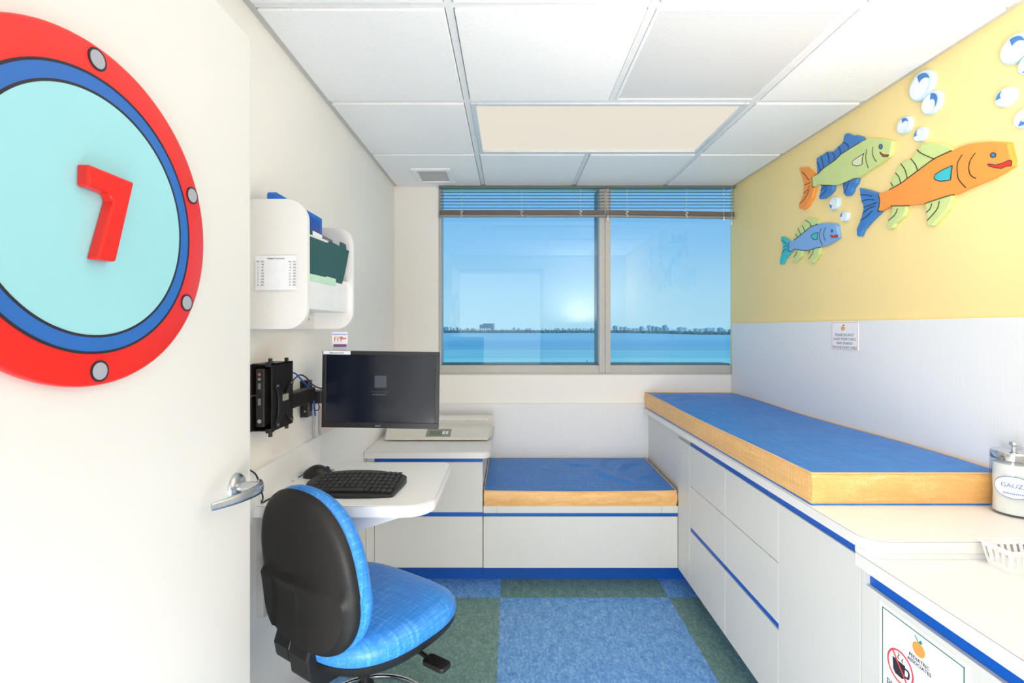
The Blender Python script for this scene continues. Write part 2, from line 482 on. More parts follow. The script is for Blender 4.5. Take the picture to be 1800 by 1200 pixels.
for (a0, a1, c0, c1) in ((p0[0], p1[0], p0[1], p0[1] + w), (p0[0], p1[0], p1[1] - w, p1[1]), (p0[0], p0[0] + w, p0[1] + w, p1[1] - w), (p1[0] - w, p1[0], p0[1] + w, p1[1] - w)):
    box(b, a0, a1, c0, c1, zt - .014, zt)
obj('frame', b, M['white'], t, bevel=.006)
b = NB()
for i in range(9):
    y = p0[1] + w + .006 + i * .0235
    m = Matrix.Translation((0, y + .01, zt - .008)) @ Matrix.Rotation(math.radians(20), 4, 'X')
    box(b, p0[0] + w, p1[0] - w, -.011, .011, -.001, .001, 0, m)
box(b, p0[0] + w, p1[0] - w, p0[1] + w, p1[1] - w, zt - .001, zt + .001)
obj('louvres', b, M['white'], t)

# ------------------------------------------------------------------ window
win = bpy.data.objects.new('window_1', None); link(win); win.location = (.5, 3.3, 1.1); BASE[win] = Vector(win.location); win['kind'] = 'structure'
YG = 3.312
b = NB()
box(b, -.485, -.469, 3.280, 3.40, 1.15, 2.36)                       # left jamb
box(b, -.485, XR, 3.280, 3.335, 1.098, 1.150); box(b, -.485, XR, 3.272, 3.30, 1.086, 1.098)   # bottom rail and its lip
box(b, -.485, XR, 3.285, 3.34, 2.352, 2.366)
obj('frame', b, M['alu'], win, bevel=.002)
b = NB(); box(b, .602, .639, 3.266, 3.335, 1.10, 2.36); box(b, .641, .678, 3.268, 3.335, 1.10, 2.36)
obj('mullion', b, M['alu'], win, bevel=.0015)
b = NB(); box(b, .602, .678, 3.335, 3.47, 1.13, 2.36); box(b, -.485, XR, 3.336, 3.46, 1.10, 1.158); box(b, -.485, XR, 3.36, 3.46, 2.39, 2.40)
obj('outer_frame', b, M['alu_out'], win)
obj('glass_pane', bx(-.469, .602, YG, YG + .006, 1.150, 2.352), M['glass'], win)
obj('glass_pane', bx(.678, XR - .001, YG, YG + .006, 1.150, 2.352), M['glass'], win)

def blind(name, xa, xb, label, tilt, cords, extra):
    t = thing(name, ((xa + xb) / 2, 3.245, 2.2), label, 'blind', 'window blinds')
    obj('headrail', bx(xa, xb, 3.232, 3.262, 2.338, 2.357), M['blind_dark'], t, bevel=.002)
    b = NB(); yc = 3.248
    zs = [1.4 + (577 - v) * 3.25 / 850 for v in (338, 343.8, 349.3, 354.8, 360.2, 365.6)]
    for z in zs: box(b, xa + .004, xb - .004, yc - .010, yc + .010, z - .0005, z + .0005)
    obj('slats', b, M['slat'], t)
    b = NB(); L = xb - xa
    def zt(x, z): return z - tilt * (x - xa) / L
    for i in range(11):
        z = 2.191 - i * .0027
        pts = [(xa + .004, yc - .0125, zt(xa, z)), (xb - .004, yc - .0125, zt(xb, z)), (xb - .004, yc + .0125, zt(xb, z)), (xa + .004, yc + .0125, zt(xa, z))]
        prism(b, pts, (0, 0, .0011))
    obj('slat_stack', b, M['blind'], t)
    pts = [(xa, yc - .014, zt(xa, 2.147)), (xb, yc - .014, zt(xb, 2.147)), (xb, yc + .014, zt(xb, 2.147)), (xa, yc + .014, zt(xa, 2.147))]
    obj('bottom_rail', prism(NB(), pts, (0, 0, .013)), M['blind'], t, bevel=.003)
    for x in cords:
        b = NB(); z = zt(x, 2.15)
        cyl(b, (x, yc - .0145, z), (x, yc - .0145, 2.335), .0009, n=6)
        tube(b, [(x - .012, yc - .017, z + .036), (x + .010, yc - .02, z + .03), (x - .008, yc - .018, z + .018), (x + .006, yc - .02, z + .008), (x, yc - .016, z - .004)], .0022, 6)
        obj('ladder_cord', b, M['cord'], t)
    for (x, zb) in extra:
        b = NB(); cyl(b, (x, yc - .02, zb), (x, yc - .02, 2.34), .0012, n=6)
        c_ = obj('pull_cord', b, M['cord'], t)
        b = NB(); lathe(b, [(0, .03), (.0025, .03), (.005, .004), (.004, 0), (0, 0)], (x, yc - .02, zb - .024), n=12)
        obj('tassel', b, M['white'], c_, smooth=True)
    return t
blind('window_blind', -.478, .636, 'raised grey slatted blind over the left wide window pane', 0, [-.325, .076, .47], [])
blind('window_blind', .645, 1.505, 'raised grey slatted blind over the right narrow window pane', .012, [.78, 1.178], [(1.426, 2.14), (1.478, 2.115), (.652, 2.145)])
for o, x in ((1, .60), (2, 1.452)):
    pass

# ------------------------------------------------------------------ view outside
def sea():
    b = NB(); vs = [b.verts.new(p) for p in ((-9000, 8, -30), (9000, 8, -30), (9000, 12000, -30), (-9000, 12000, -30))]; b.faces.new(vs); return b
struct('bay_water', sea(), M['sea'])
def shore_d(u): return 3400 if u < 1090 else 3400 - 900 * min(1, (u - 1090) / 140)
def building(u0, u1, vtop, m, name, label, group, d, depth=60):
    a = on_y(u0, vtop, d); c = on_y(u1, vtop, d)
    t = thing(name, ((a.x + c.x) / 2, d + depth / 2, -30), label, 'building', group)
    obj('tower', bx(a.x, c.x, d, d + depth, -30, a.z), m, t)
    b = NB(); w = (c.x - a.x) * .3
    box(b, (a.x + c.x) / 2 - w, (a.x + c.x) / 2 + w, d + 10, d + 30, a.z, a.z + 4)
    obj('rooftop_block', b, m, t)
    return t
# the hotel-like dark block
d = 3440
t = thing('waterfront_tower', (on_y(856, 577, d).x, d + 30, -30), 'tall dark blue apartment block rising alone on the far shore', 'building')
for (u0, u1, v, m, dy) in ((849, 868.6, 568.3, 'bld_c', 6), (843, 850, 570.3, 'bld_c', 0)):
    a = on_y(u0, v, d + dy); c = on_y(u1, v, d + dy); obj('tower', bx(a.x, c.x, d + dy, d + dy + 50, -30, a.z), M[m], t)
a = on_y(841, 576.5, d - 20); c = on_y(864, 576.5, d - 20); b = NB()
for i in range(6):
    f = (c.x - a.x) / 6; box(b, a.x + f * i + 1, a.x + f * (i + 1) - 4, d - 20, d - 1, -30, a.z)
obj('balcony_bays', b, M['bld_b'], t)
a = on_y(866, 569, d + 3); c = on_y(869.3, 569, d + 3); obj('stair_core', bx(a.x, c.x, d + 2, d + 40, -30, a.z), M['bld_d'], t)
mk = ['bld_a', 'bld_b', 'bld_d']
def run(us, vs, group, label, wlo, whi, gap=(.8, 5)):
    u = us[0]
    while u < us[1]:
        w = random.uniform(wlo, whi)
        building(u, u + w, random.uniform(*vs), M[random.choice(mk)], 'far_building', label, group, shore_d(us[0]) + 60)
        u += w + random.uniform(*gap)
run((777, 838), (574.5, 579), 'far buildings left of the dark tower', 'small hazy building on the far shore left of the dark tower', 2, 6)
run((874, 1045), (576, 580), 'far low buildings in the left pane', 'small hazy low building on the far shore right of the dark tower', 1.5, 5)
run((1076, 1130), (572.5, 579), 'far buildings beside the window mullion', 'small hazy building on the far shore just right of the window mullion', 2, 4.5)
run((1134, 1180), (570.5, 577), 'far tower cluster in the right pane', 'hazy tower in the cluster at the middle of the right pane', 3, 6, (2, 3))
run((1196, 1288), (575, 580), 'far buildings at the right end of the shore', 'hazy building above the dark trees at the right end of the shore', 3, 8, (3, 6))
def tree_belt():
    b = NB(); rnd = random.Random(3)
    for i in range(900):
        u = 330 + i * 1.2 + rnd.uniform(-1, 1); d = shore_d(u) + rnd.uniform(-40, 10)
        p = on_y(u, 577, d); r = rnd.uniform(4, 8)
        h = rnd.uniform(14, 21)
        if u > 1190: h *= .9
        prof = [(0, 0), (r * 1.3, 0), (r * 1.6, h * .4), (r, h * .85), (0, h)]
        lathe(b, prof, (p.x, d, -30), n=7)
    return b
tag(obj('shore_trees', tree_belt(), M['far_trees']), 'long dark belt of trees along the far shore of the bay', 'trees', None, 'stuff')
p = on_z(1032, 638, -30.0)
tag(obj('channel_marker', cyl(NB(), (p.x, p.y, -31), (p.x, p.y, -30 + 3.0), .28, n=8), M['black']), 'thin dark post standing in the water near the mullion', 'post')

# ------------------------------------------------------------------ door and its porthole plaque
XD = -.656
door = struct('door_1', bx(-.700, XD, .310, 1.220, .01, 2.130), M['door'], bevel=.0015)
hy, hz = 1.154, 1.022
hd = bpy.data.objects.new('door_handle', None); link(hd); hd.parent = door; BASE[hd] = Vector((0, 0, 0))
obj('rosette', lathe(NB(), [(0, 0), (.033, 0), (.033, .003), (.028, .010), (.018, .013), (0, .013)], (XD, hy, hz), 'x'), M['steel'], hd, smooth=True)
b = NB(); cyl(b, (XD + .010, hy, hz), (XD + .058, hy, hz), .0125)
obj('spindle', b, M['steel'], hd, smooth=True)
b = NB(); path = catmull([(XD + .050, hy + .014, hz), (XD + .062, hy - .006, hz), (XD + .064, hy - .040, hz + .001), (XD + .057, hy - .080, hz + .002), (XD + .043, hy - .112, hz + .002), (XD + .028, hy - .137, hz + .002)], 8)
rings = []
for i, p in enumerate(path):
    s = i / (len(path) - 1); d = (path[min(i + 1, len(path) - 1)] - path[max(i - 1, 0)]).normalized()
    sd = Vector((d.y, -d.x, 0)); hh = .0145 - .0062 * s; ww = .0080 - .0045 * s
    if i == 0: hh *= .7; ww *= .6
    rings.append([b.verts.new(p + sd * ww * math.copysign(abs(math.cos(a)) ** .7, math.cos(a)) + Vector((0, 0, 1)) * hh * math.copysign(abs(math.sin(a)) ** .6, math.sin(a))) for a in [2 * PI * q / 20 for q in range(20)]])
for A, B in zip(rings, rings[1:]): ring_faces(b, A, B)
b.faces.new(rings[0][::-1]); b.faces.new(rings[-1])
obj('lever', b, M['steel'], hd, smooth=True)
obj('latch_plate', bx(-.690, -.666, 1.2195, 1.2215, .97, 1.08), M['steel'], hd)

PY, PZ, XP = .749, 1.575, -.640
t = thing('porthole_plaque', (XD, PY, PZ), 'big round red porthole plaque with number seven on the white door', 'sign')
T = XP - XD
obj('red_ring', lathe(NB(), [(.19, 0), (.2625, 0), (.2639, .003), (.2639, T - .005), (.262, T - .0015), (.258, T), (.190, T), (.19, 0)], (XD, PY, PZ), 'x', 128), M['red'], t, smooth=True)
obj('blue_ring', lathe(NB(), [(.186, T - .004), (.2125, T - .004), (.2125, T + .0004), (.186, T + .0004), (.186, T - .004)], (XD, PY, PZ), 'x', 128), M['ring_blue'], t)
obj('cyan_disc', lathe(NB(), [(0, .001), (.189, .001), (.189, T + .0004), (0, T + .0004)], (XD, PY, PZ), 'x', 128), M['cyan'], t)
for r in (.2127, .1872):
    obj('outline', lathe(NB(), [(r - .0019, T), (r + .0019, T), (r + .0019, T + .001), (r - .0019, T + .001), (r - .0019, T)], (XD, PY, PZ), 'x', 128), M['ink'], t)
for ang in (90, 22.4, -31, -89, -149, 150):
    a = math.radians(ang); r = .2415
    c = (XD + T, PY + r * math.cos(a), PZ + r * math.sin(a))
    bo = obj('bolt', lathe(NB(), [(0, -.002), (.0135, -.002), (.0135, .0014), (0, .0014)], c, 'x', 32), M['bolt'], t)
    obj('bolt_outline', lathe(NB(), [(.0128, -.001), (.0168, -.001), (.0168, .0012), (.0128, .0012), (.0128, -.001)], c, 'x', 32), M['ink'], bo)
seven = [(.7132, .2425), (.8001, .2410), (.7632, .1048), (.7285, .1044), (.7575, .1985), (.7555, .2055), (.7500, .2090), (.7125, .2100)]
obj('numeral', sidewall(NB(), [(y, z + EYE) for y, z in seven], XP, -.6215), M['red'], t, bevel=.0035, seg=3)

# ------------------------------------------------------------------ right hand counter run
XF, XC = .910, .895
KZ = .10
G_R = 'cabinets under the raised counter'
def kick(bmx0, bmx1, y0, y1): return bx(bmx0, bmx1, y0, y1, 0, KZ - .003)
def right_unit(name, label, y0, y1, fronts, ztop, group, zlow=None):
    t = thing(name, ((XF + 1.47) / 2, (y0 + y1) / 2, 0), label, 'cabinet', group)
    obj('carcass', bx(XF + .020, 1.488, y0 + .0015, y1 - .0015, KZ, .835 if ztop > .8 else .784), M['lam'], t)
    obj('toe_kick', kick(XF + .075, 1.45, y0, y1), M['blue_kick'], t)
    obj('finger_pull', bx(XF + (.006 if ztop > .8 else .011), XF + .0205, y0 + .001, y1 - .001, ztop + .0005, ztop + .030 + (.011 if ztop < .8 else 0)), M['blue_rail'], t)
    for (nm, z0, z1) in fronts:
        o = obj(nm, bx(XF, XF + .018, y0 + .0016, y1 - .0016, z0, z1), M['lam'], t, bevel=.001)
        if nm == 'drawer' and 'left' in label and abs(z1 - .6015) < .01:
            obj('label_plate', bx(XF - .002, XF + .001, (y0 + y1) / 2 - .033, (y0 + y1) / 2 + .033, .565, .583), M['white'], o)
    return t
dr = [('drawer', .605, .806), ('drawer', .398, .6020), ('drawer', KZ, .374)]
u1 = right_unit('drawer_cabinet', 'grey three drawer cabinet nearest the bench, under the blue mattress counter', 2.049, 2.456, dr, .806, G_R)
obj('finger_pull', bx(XF + .006, XF + .0205, 2.052, 2.454, .3745, .3975), M['blue_rail'], u1)
u2 = right_unit('drawer_cabinet', 'grey three drawer cabinet between the other drawers and the tall door', 1.642, 2.049, dr, .806, G_R)
obj('finger_pull', bx(XF + .006, XF + .0205, 1.645, 2.046, .3745, .3975), M['blue_rail'], u2)
right_unit('door_cabinet', 'grey cabinet with one tall plain door at the raised counter end', 1.256, 1.642, [('door', KZ, .806)], .806, G_R)
t = thing('end_panel', (XF + .02, 2.85, 0), 'plain grey side panel between bench cushion and raised counter', 'panel')
obj('filler', bx(XF, XF + .018, 2.458, 2.628, KZ, .806), M['lam'], t, bevel=.001)
obj('side_board', bx(XF + .0185, XF + .036, 2.458, 3.250, KZ, .836), M['lam'], t)
obj('toe_kick', bx(XF + .075, 1.0, 2.458, 2.70, 0, KZ), M['blue_kick'], t)
t = right_unit('base_cabinet', 'grey cabinet with posted paper notice under the lower counter', .300, 1.254, [('door', KZ, .745)], .745, None)
obj('corner_post', bx(XF + .001, XF + .03, 1.238, 1.2535, .745, .786), M['lam'], t)

# raised counter with rounded near corner
t = thing('countertop', (1.19, 2.2, .837), 'raised white laminate counter carrying the long blue mattress', 'countertop')
poly = rrect(XC, 1.494, 1.207, 3.251, [.052, 0, 0, 0], 12)
obj('top', slab(NB(), poly, .837, .869), M['lam_top'], t, bevel=.0012)
pe = rrect(XC - .0006, 1.4935, 1.2064, 3.2505, [.052, 0, 0, 0], 12)
obj('edge_line', slab(NB(), pe, .8668, .8676), M['seam'], t)
t = thing('countertop', (1.19, .75, .786), 'lower white laminate counter carrying the white plastic basket', 'countertop')
obj('top', bx(XC, 1.494, .275, 1.2555, .786, .823), M['lam_top'], t, bevel=.0012)
polr = rrect(XC, 1.494, 1.207, 1.2555, [.048, 0, 0, 0], 12)
obj('riser', slab(NB(), polr, .8235, .8368), M['lam_edge'], t)
obj('edge_line', bx(XC - .0006, XC + .01, .276, 1.255, .8206, .8214), M['seam'], t)

# ------------------------------------------------------------------ cabinets on the back wall
YF = 2.62
t = thing('base_cabinet', (-.44, 2.93, 0), 'grey two drawer cabinet under the baby scale counter', 'cabinet')
obj('carcass', bx(XL + .002, -.150, YF + .02, 3.25, KZ, .703), M['lam'], t)
obj('filler', bx(XL + .002, -.738, YF + .004, YF + .02, KZ, .703), M['lam'], t)
obj('toe_kick', bx(XL + .002, -.150, YF + .085, 3.2, 0, KZ), M['blue_kick'], t)
obj('drawer', bx(-.735, -.150, YF, YF + .018, .404, .676), M['lam'], t, bevel=.001)
obj('drawer', bx(-.735, -.150, YF, YF + .018, KZ + .004, .380), M['lam'], t, bevel=.001)
obj('finger_pull', bx(-.735, -.151, YF + .004, YF + .0205, .6765, .704), M['blue_rail'], t)
obj('finger_pull', bx(-.735, -.151, YF + .005, YF + .0205, .3805, .4035), M['blue_rail'], t)
t = thing('countertop', (-.44, 2.9, .705), 'small white counter under the monitor carrying the baby scale', 'countertop')
poly = rrect(XL + .002, -.108, 2.582, 3.251, [0, .045, 0, 0], 10)
obj('top', slab(NB(), poly, .705, .740), M['lam_top'], t, bevel=.0012)
pe = rrect(XL + .002, -.1074, 2.5814, 3.25, [0, .045, 0, 0], 10)
obj('edge_line', slab(NB(), pe, .7375, .7383), M['seam'], t)
t = thing('storage_bench', (.385, 2.93, 0), 'low grey storage bench with one wide drawer below the window', 'bench')
obj('carcass', bx(-.146, XF - .002, YF + .02, 3.25, KZ, .400), M['lam'], t)
obj('seat_board', bx(-.146, XF - .002, YF + .006, 3.251, .400, .436), M['lam'], t, bevel=.001)
for (a, c) in ((-.146, -.0755), (-.0735, .820), (.822, XF - .002)): obj('front_rail', bx(a, c, YF, YF + .005, .400, .437), M['lam'], t)
obj('drawer', bx(-.146, XF - .003, YF, YF + .018, KZ + .003, .380), M['lam'], t, bevel=.001)
obj('finger_pull', bx(-.146, XF - .003, YF + .005, YF + .0205, .3805, .3998), M['blue_rail'], t)
obj('toe_kick', bx(-.149, XF + .07, YF + .085, 3.2, 0, KZ), M['blue_kick'], t)

# ------------------------------------------------------------------ cushions
def cushion(name, label, x0, x1, y0, y1, z0, z1, wr, seed, under=False, sag=None):
    t = thing(name, ((x0 + x1) / 2, (y0 + y1) / 2, z0), label, 'cushion')
    nx, ny = 72, 110
    b = NB(); G = []
    def top(x, y):
        u = (x - x0) / (x1 - x0); v = (y - y0) / (y1 - y0)
        e = min(u, 1 - u, v, 1 - v); k = 1 - math.exp(-e * 14)
        e0 = sag(u, v) if sag else 0
        w = 0
        for (cx_, cy_, ang, ln, am, wd) in wr:
            dx, dy = x - cx_, y - cy_; ca, sa = math.cos(ang), math.sin(ang)
            s = dx * ca + dy * sa; q = -dx * sa + dy * ca + .35 * s * s / max(ln, .01) 
            w += 1.7 * am * math.exp(-(s / ln) ** 2 - (q / wd) ** 2)
        w += .0022 * noise.noise(Vector((x * 9, y * 9, seed)))
        return z1 + .006 * k + w * k + e0
    for i in range(nx + 1):
        G.append([b.verts.new((x0 + (x1 - x0) * i / nx, y0 + (y1 - y0) * j / ny, top(x0 + (x1 - x0) * i / nx, y0 + (y1 - y0) * j / ny))) for j in range(ny + 1)])
    for i in range(nx):
        for j in range(ny): b.faces.new((G[i][j], G[i + 1][j], G[i + 1][j + 1], G[i][j + 1]))
    obj('top_cover', b, M['vin_blue'], t, smooth=True)
    # perimeter
    per = []
    N = 40
    for i in range(N): per.append((x0 + (x1 - x0) * i / N, y0, 0, -1))
    for i in range(N): per.append((x1, y0 + (y1 - y0) * i / N, 1, 0))
    for i in range(N): per.append((x1 - (x1 - x0) * i / N, y1, 0, 1))
    for i in range(N): per.append((x0, y1 - (y1 - y0) * i / N, -1, 0))
    b = NB(); rows = []
    lv = [0, .06, .2, .4, .6, .8, .94, 1]
    for f in lv:
        row = []
        for (x, y, nx_, ny_) in per:
            zt = top(x, y); zb = z0 + (.006 if under else 0)
            bul = .006 * math.sin(PI * f) + .0025 * noise.noise(Vector((x * 14, y * 14, f * 2 + seed))) * math.sin(PI * f)
            row.append(b.verts.new((x + nx_ * (bul - .002), y + ny_ * (bul - .002), zb + (zt - zb) * f)))
        rows.append(row)
    for A, B in zip(rows, rows[1:]): ring_faces(b, A, B)
    obj('side_band', b, M['vin_orange'], t, smooth=True)
    b = NB(); tube(b, [Vector((x, y, top(x, y) + .0005)) for (x, y, _, _) in per], .0028, 8, 1, True)
    obj('piping', b, M['pipe'], t, smooth=True)
    b = NB(); box(b, x0 + .003, x1 - .003, y0 + .003, y1 - .003, z0, z0 + .012)
    obj('base_cover', b, M['vin_blue'] if under else M['vin_orange'], t)
    return t
cushion('exam_mattress', 'long blue and orange exam mattress lying on the raised counter', .902, 1.486, 1.448, 3.240, .869, .966,
        [(.98, 3.05, .5, .16, .006, .02), (1.10, 2.98, .3, .15, .005, .018), (1.05, 3.12, -.3, .12, .004, .02), (1.0, 2.85, .8, .10, -.004, .02)], 1.7, True,
        lambda u, v: .004 * math.sin(v * 9) * (1 if u > .5 else .4) - .003 * (1 - u) * math.sin(v * 5))
cushion('bench_cushion', 'short blue and orange seat cushion on the low bench below the window', -.143, .902, 2.622, 3.240, .437, .520,
        [(.55, 2.90, 1.9, .16, .010, .022), (.66, 2.95, 1.2, .15, .010, .02), (.60, 3.05, 1.5, .14, -.008, .03), (.72, 3.05, .8, .10, .007, .018), (.40, 3.08, 2.6, .10, .005, .016), (.78, 2.85, .6, .12, .005, .02), (.2, 3.0, 2.4, .1, .003, .02)], 5.2,
        False, lambda u, v: -.006 * math.sin(PI * u) * (1 - v) + .012 * v)

# ------------------------------------------------------------------ wall desk
ZD = .860
t = thing('desk', (-.51, 1.71, ZD - .035), 'white wall mounted desk with rounded corner holding the keyboard', 'desk')
poly = rrect(XL + .001, -.240, 1.472, 1.952, [0, .085, .035, 0], 12)
obj('desktop', slab(NB(), poly, ZD - .036, ZD), M['desk_white'], t, bevel=.0012)
pe = rrect(XL + .001, -.2394, 1.4714, 1.9524, [0, .085, .035, 0], 12)
obj('edge_line', slab(NB(), pe, ZD - .0028, ZD - .002), M['seam'], t)
obj('backsplash', bx(XL, XL + .018, 1.225, 1.953, ZD + .0005, .968), M['desk_white'], t, bevel=.001)
obj('bracket', upright(NB(), [(XL, ZD - .037), (-.337, ZD - .037), (-.337, ZD - .045), (XL, .672)], 1.500, 1.522), M['lam_edge'], t)
t = thing('wall_box', (XL, 1.56, .50), 'shallow grey and beige box on the wall under the desk', 'box')
obj('housing', sidewall(NB(), rrect(1.492, 1.64, .50, .84, .02, 5), XL, XL + .022), M['housing'], t, bevel=.003)
obj('cover', sidewall(NB(), rrect(1.50, 1.625, .565, .775, .006, 4), XL + .022, XL + .032), M['beige'], t, bevel=.003)

# keyboard: curved compact board
kb = thing('keyboard', (-.52, 1.64, ZD), 'black curved computer keyboard on the white wall desk', 'keyboard')
out = [(-.676, 1.600), (-.690, 1.640), (-.684, 1.700), (-.668, 1.727), (-.60, 1.752), (-.53, 1.757), (-.46, 1.748), (-.395, 1.722), (-.366, 1.700), (-.362, 1.672), (-.368, 1.60), (-.374, 1.552), (-.388, 1.540), (-.46, 1.533), (-.54, 1.532), (-.62, 1.545), (-.66, 1.565)]
outs = [(p.x, p.y) for p in catmull([(x, y, 0) for x, y in out], 4, True)]
b = NB()
def kz(y): return ZD + .010 + .075 * (y - 1.53)
A = [b.verts.new((x, y, ZD + .001)) for x, y in outs]; B = [b.verts.new((x, y, kz(y))) for x, y in outs]
ring_faces(b, A, B); b.faces.new(A[::-1]); b.faces.new(B)
obj('body', b, M['black'], kb, bevel=.002)
kmesh = None
for r in range(6):
    y = 1.568 + r * .029
    n = 15; 
    for i in range(n):
        f = (i + .5) / n; x = -.662 + .280 * f
        yy = y + .012 * (1 - ((f - .5) * 2) ** 2) - .006
        if r == 0 and 4 <= i <= 9:
            if i != 4: continue
            w = 6 * .280 / n - .003; x = -.662 + .280 * (7 / n)
        else: w = .280 / n - .0028
        bb = NB(); box(bb, -w / 2, w / 2, -.0115, .0115, 0, .006)
        o = obj('key', bb, M['key'], kb, bevel=.0015, seg=1, local=True)
        o.location = Vector((x, yy, kz(yy) - .0005)) - BASE[kb]; o.rotation_euler = (math.atan(.075), 0, 0)
a = on_z(671, 840.5, ZD + .03); 
obj('status_label', bx(-.452, -.412, 1.730, 1.738, kz(1.735) , kz(1.735) + .0012), M['white'], kb)
# mouse
ms = thing('computer_mouse', (-.700, 1.765, ZD), 'small black computer mouse on the desk by the left wall', 'mouse')
ms.rotation_euler = (0, 0, math.radians(-62)); BASE[ms] = None
b = NB(); rings = []
for j in range(13):
    f = j / 12; y = -.052 + .104 * f
    w = .030 * (1 - abs(2 * f - 1) ** 2.6 * .9) * (1 - .1 * math.sin(PI * f * 2)); h = .036 * (math.sin(PI * (.12 + .80 * (1 - f) * .95)) ** .8) * (1 - .45 * f ** 3)
    if j in (0, 12): w *= .35; h *= .5
    h *= 1.25; w *= 1.1
    rings.append([b.verts.new((w * math.cos(PI * k / 12), y, max(.001, h * math.sin(PI * k / 12) ** .75))) for k in range(13)])
for A, B in zip(rings, rings[1:]):
    for k in range(12): b.faces.new((A[k], A[k + 1], B[k + 1], B[k]))
    b.faces.new((A[0], B[0], B[12], A[12]))
b.faces.new(rings[0]); b.faces.new(rings[-1][::-1])
obj('body', b, M['black'], ms, smooth=True, local=True)
b = NB(); cyl(b, (-.003, .030, .024), (.003, .030, .024), .009, n=16); obj('scroll_wheel', b, M['key'], ms, local=True)
b = NB(); text_bm('optical', .006, 'CENTER', b, Matrix.Translation((0, -.02, .0375))); b.free()
b = NB(); tube(b, [(-.765, 1.700, ZD + .003), (-.772, 1.735, ZD + .003), (-.760, 1.76, ZD + .004), (-.764, 1.80, ZD + .006), (-.757, 1.83, ZD + .010), (-.72, 1.83, ZD + .006), (-.665, 1.812, ZD + .010), (-.655, 1.792, ZD + .014)], .0016, 8)
tag(obj('mouse_cable', b, M['black']), 'thin black mouse cable looping on the desk against the wall', 'cable')

# ------------------------------------------------------------------ monitor, arm, thin client
YM = 1.800
mon = thing('monitor', (-.481, YM, 1.173), 'black flat computer monitor on a swing arm above the desk', 'monitor', None, (0, math.radians(.9), 0))
w, h = .216, .142
b = NB()
for (a0, a1, c0, c1) in ((-w, w, h - .014, h), (-w, w, -h, -h + .021), (-w, -w + .0145, -h + .021, h - .014), (w - .0135, w, -h + .021, h - .014)): box(b, a0, a1, -.012, .012, c0, c1)
obj('bezel', b, M['bezel'], mon, bevel=.0015, local=True)
scr = obj('screen', bx(-w + .0145, w - .0135, -.0085, .0, -h + .021, h - .014), M['screen'], mon, local=True)
b = NB(); box(b, -.022, .022, -.0092, -.0083, .008, .052); 
obj('screen_icon', b, M['screen_mark'], scr, local=True)
obj('screen_caption', box(box(NB(), -.03, .022, -.0092, -.0083, -.020, -.0165), -.034, .03, -.0091, -.0083, -.009, -.0075), M['screen_mark'], scr, local=True)
b = NB(); prism(b, [(-w + .004, .012, -h + .004), (w - .004, .012, -h + .004), (w - .004, .012, h - .004), (-w + .004, .012, h - .004)], (0, .012, 0)); box(b, -.12, .12, .024, .05, -.09, .07)
obj('rear_case', b, M['black'], mon, bevel=.004, local=True)
obj('maker_badge', text_bm('acer', .0125, 'CENTER', None, facing((-.006, -.0125, -h + .006))), M['chrome'], mon, local=True)
b = NB(); box(b, -w + .004, -w + .104, -.0132, -.0118, h - .0135, h - .0005)
lb = obj('name_label', b, M['paper'], mon, local=True)
obj('label_print', strokes(-w + .028, -w + .08, -.0135, h - .010, .005, 13), M['ink_grey'], lb, local=True)
b = NB(); 
for i in range(6): box(b, .10 + i * .018, .108 + i * .018, -.0126, -.0118, -h + .004, -h + .006)
obj('control_buttons', b, M['key'], mon, local=True)

arm = thing('wall_mount', (XL, 1.82, 1.07), 'black jointed steel mount on the left wall carrying monitor and computer', 'mount')
obj('wall_plate', bx(XL, XL + .030, 1.802, 1.842, 1.068, 1.205), M['black_metal'], arm, bevel=.002)
obj('plate_screw', cyl(NB(), (XL + .020, 1.803, 1.092), (XL + .020, 1.7995, 1.092), .004, n=12), M['steel'], arm)
b = NB(); box(b, -.765, -.735, 1.765, 1.80, 1.118, 1.175); cyl(b, (-.745, 1.785, 1.095), (-.745, 1.785, 1.19), .014)
obj('joint', b, M['black_metal'], arm, bevel=.003)
b = NB(); box(b, -.748, -.697, 1.785, 1.842, 1.122, 1.168); box(b, -.712, -.46, 1.855, 1.878, 1.130, 1.163); cyl(b, (-.705, 1.85, 1.112), (-.705, 1.85, 1.178), .015)
obj('monitor_link', b, M['black_metal'], arm, bevel=.003)
obj('computer_link', bx(-.752, -.714, 1.575, 1.775, 1.136, 1.186), M['black_matt'], arm, bevel=.004)
# X shaped plate bolted on the cage
xp = [(1.465, 1.235), (1.482, 1.228), (1.505, 1.20), (1.53, 1.20), (1.553, 1.228), (1.57, 1.235), (1.575, 1.222), (1.558, 1.190), (1.558, 1.145), (1.575, 1.112), (1.568, 1.10), (1.553, 1.107), (1.53, 1.132), (1.505, 1.132), (1.482, 1.107), (1.466, 1.10), (1.460, 1.112), (1.476, 1.145), (1.476, 1.190), (1.460, 1.222)]
obj('mounting_plate', sidewall(NB(), xp, -.712, -.706), M['black_metal'], arm, bevel=.0015)
obj('spirit_level', bx(-.7065, -.7035, 1.50, 1.535, 1.175, 1.195), M['lcd_frame'], arm)
for (y, z) in ((1.470, 1.226), (1.566, 1.226), (1.566, 1.108), (1.470, 1.108)): obj('bolt', cyl(NB(), (-.7065, y, z), (-.7035, y, z), .004, n=12), M['steel'], arm)

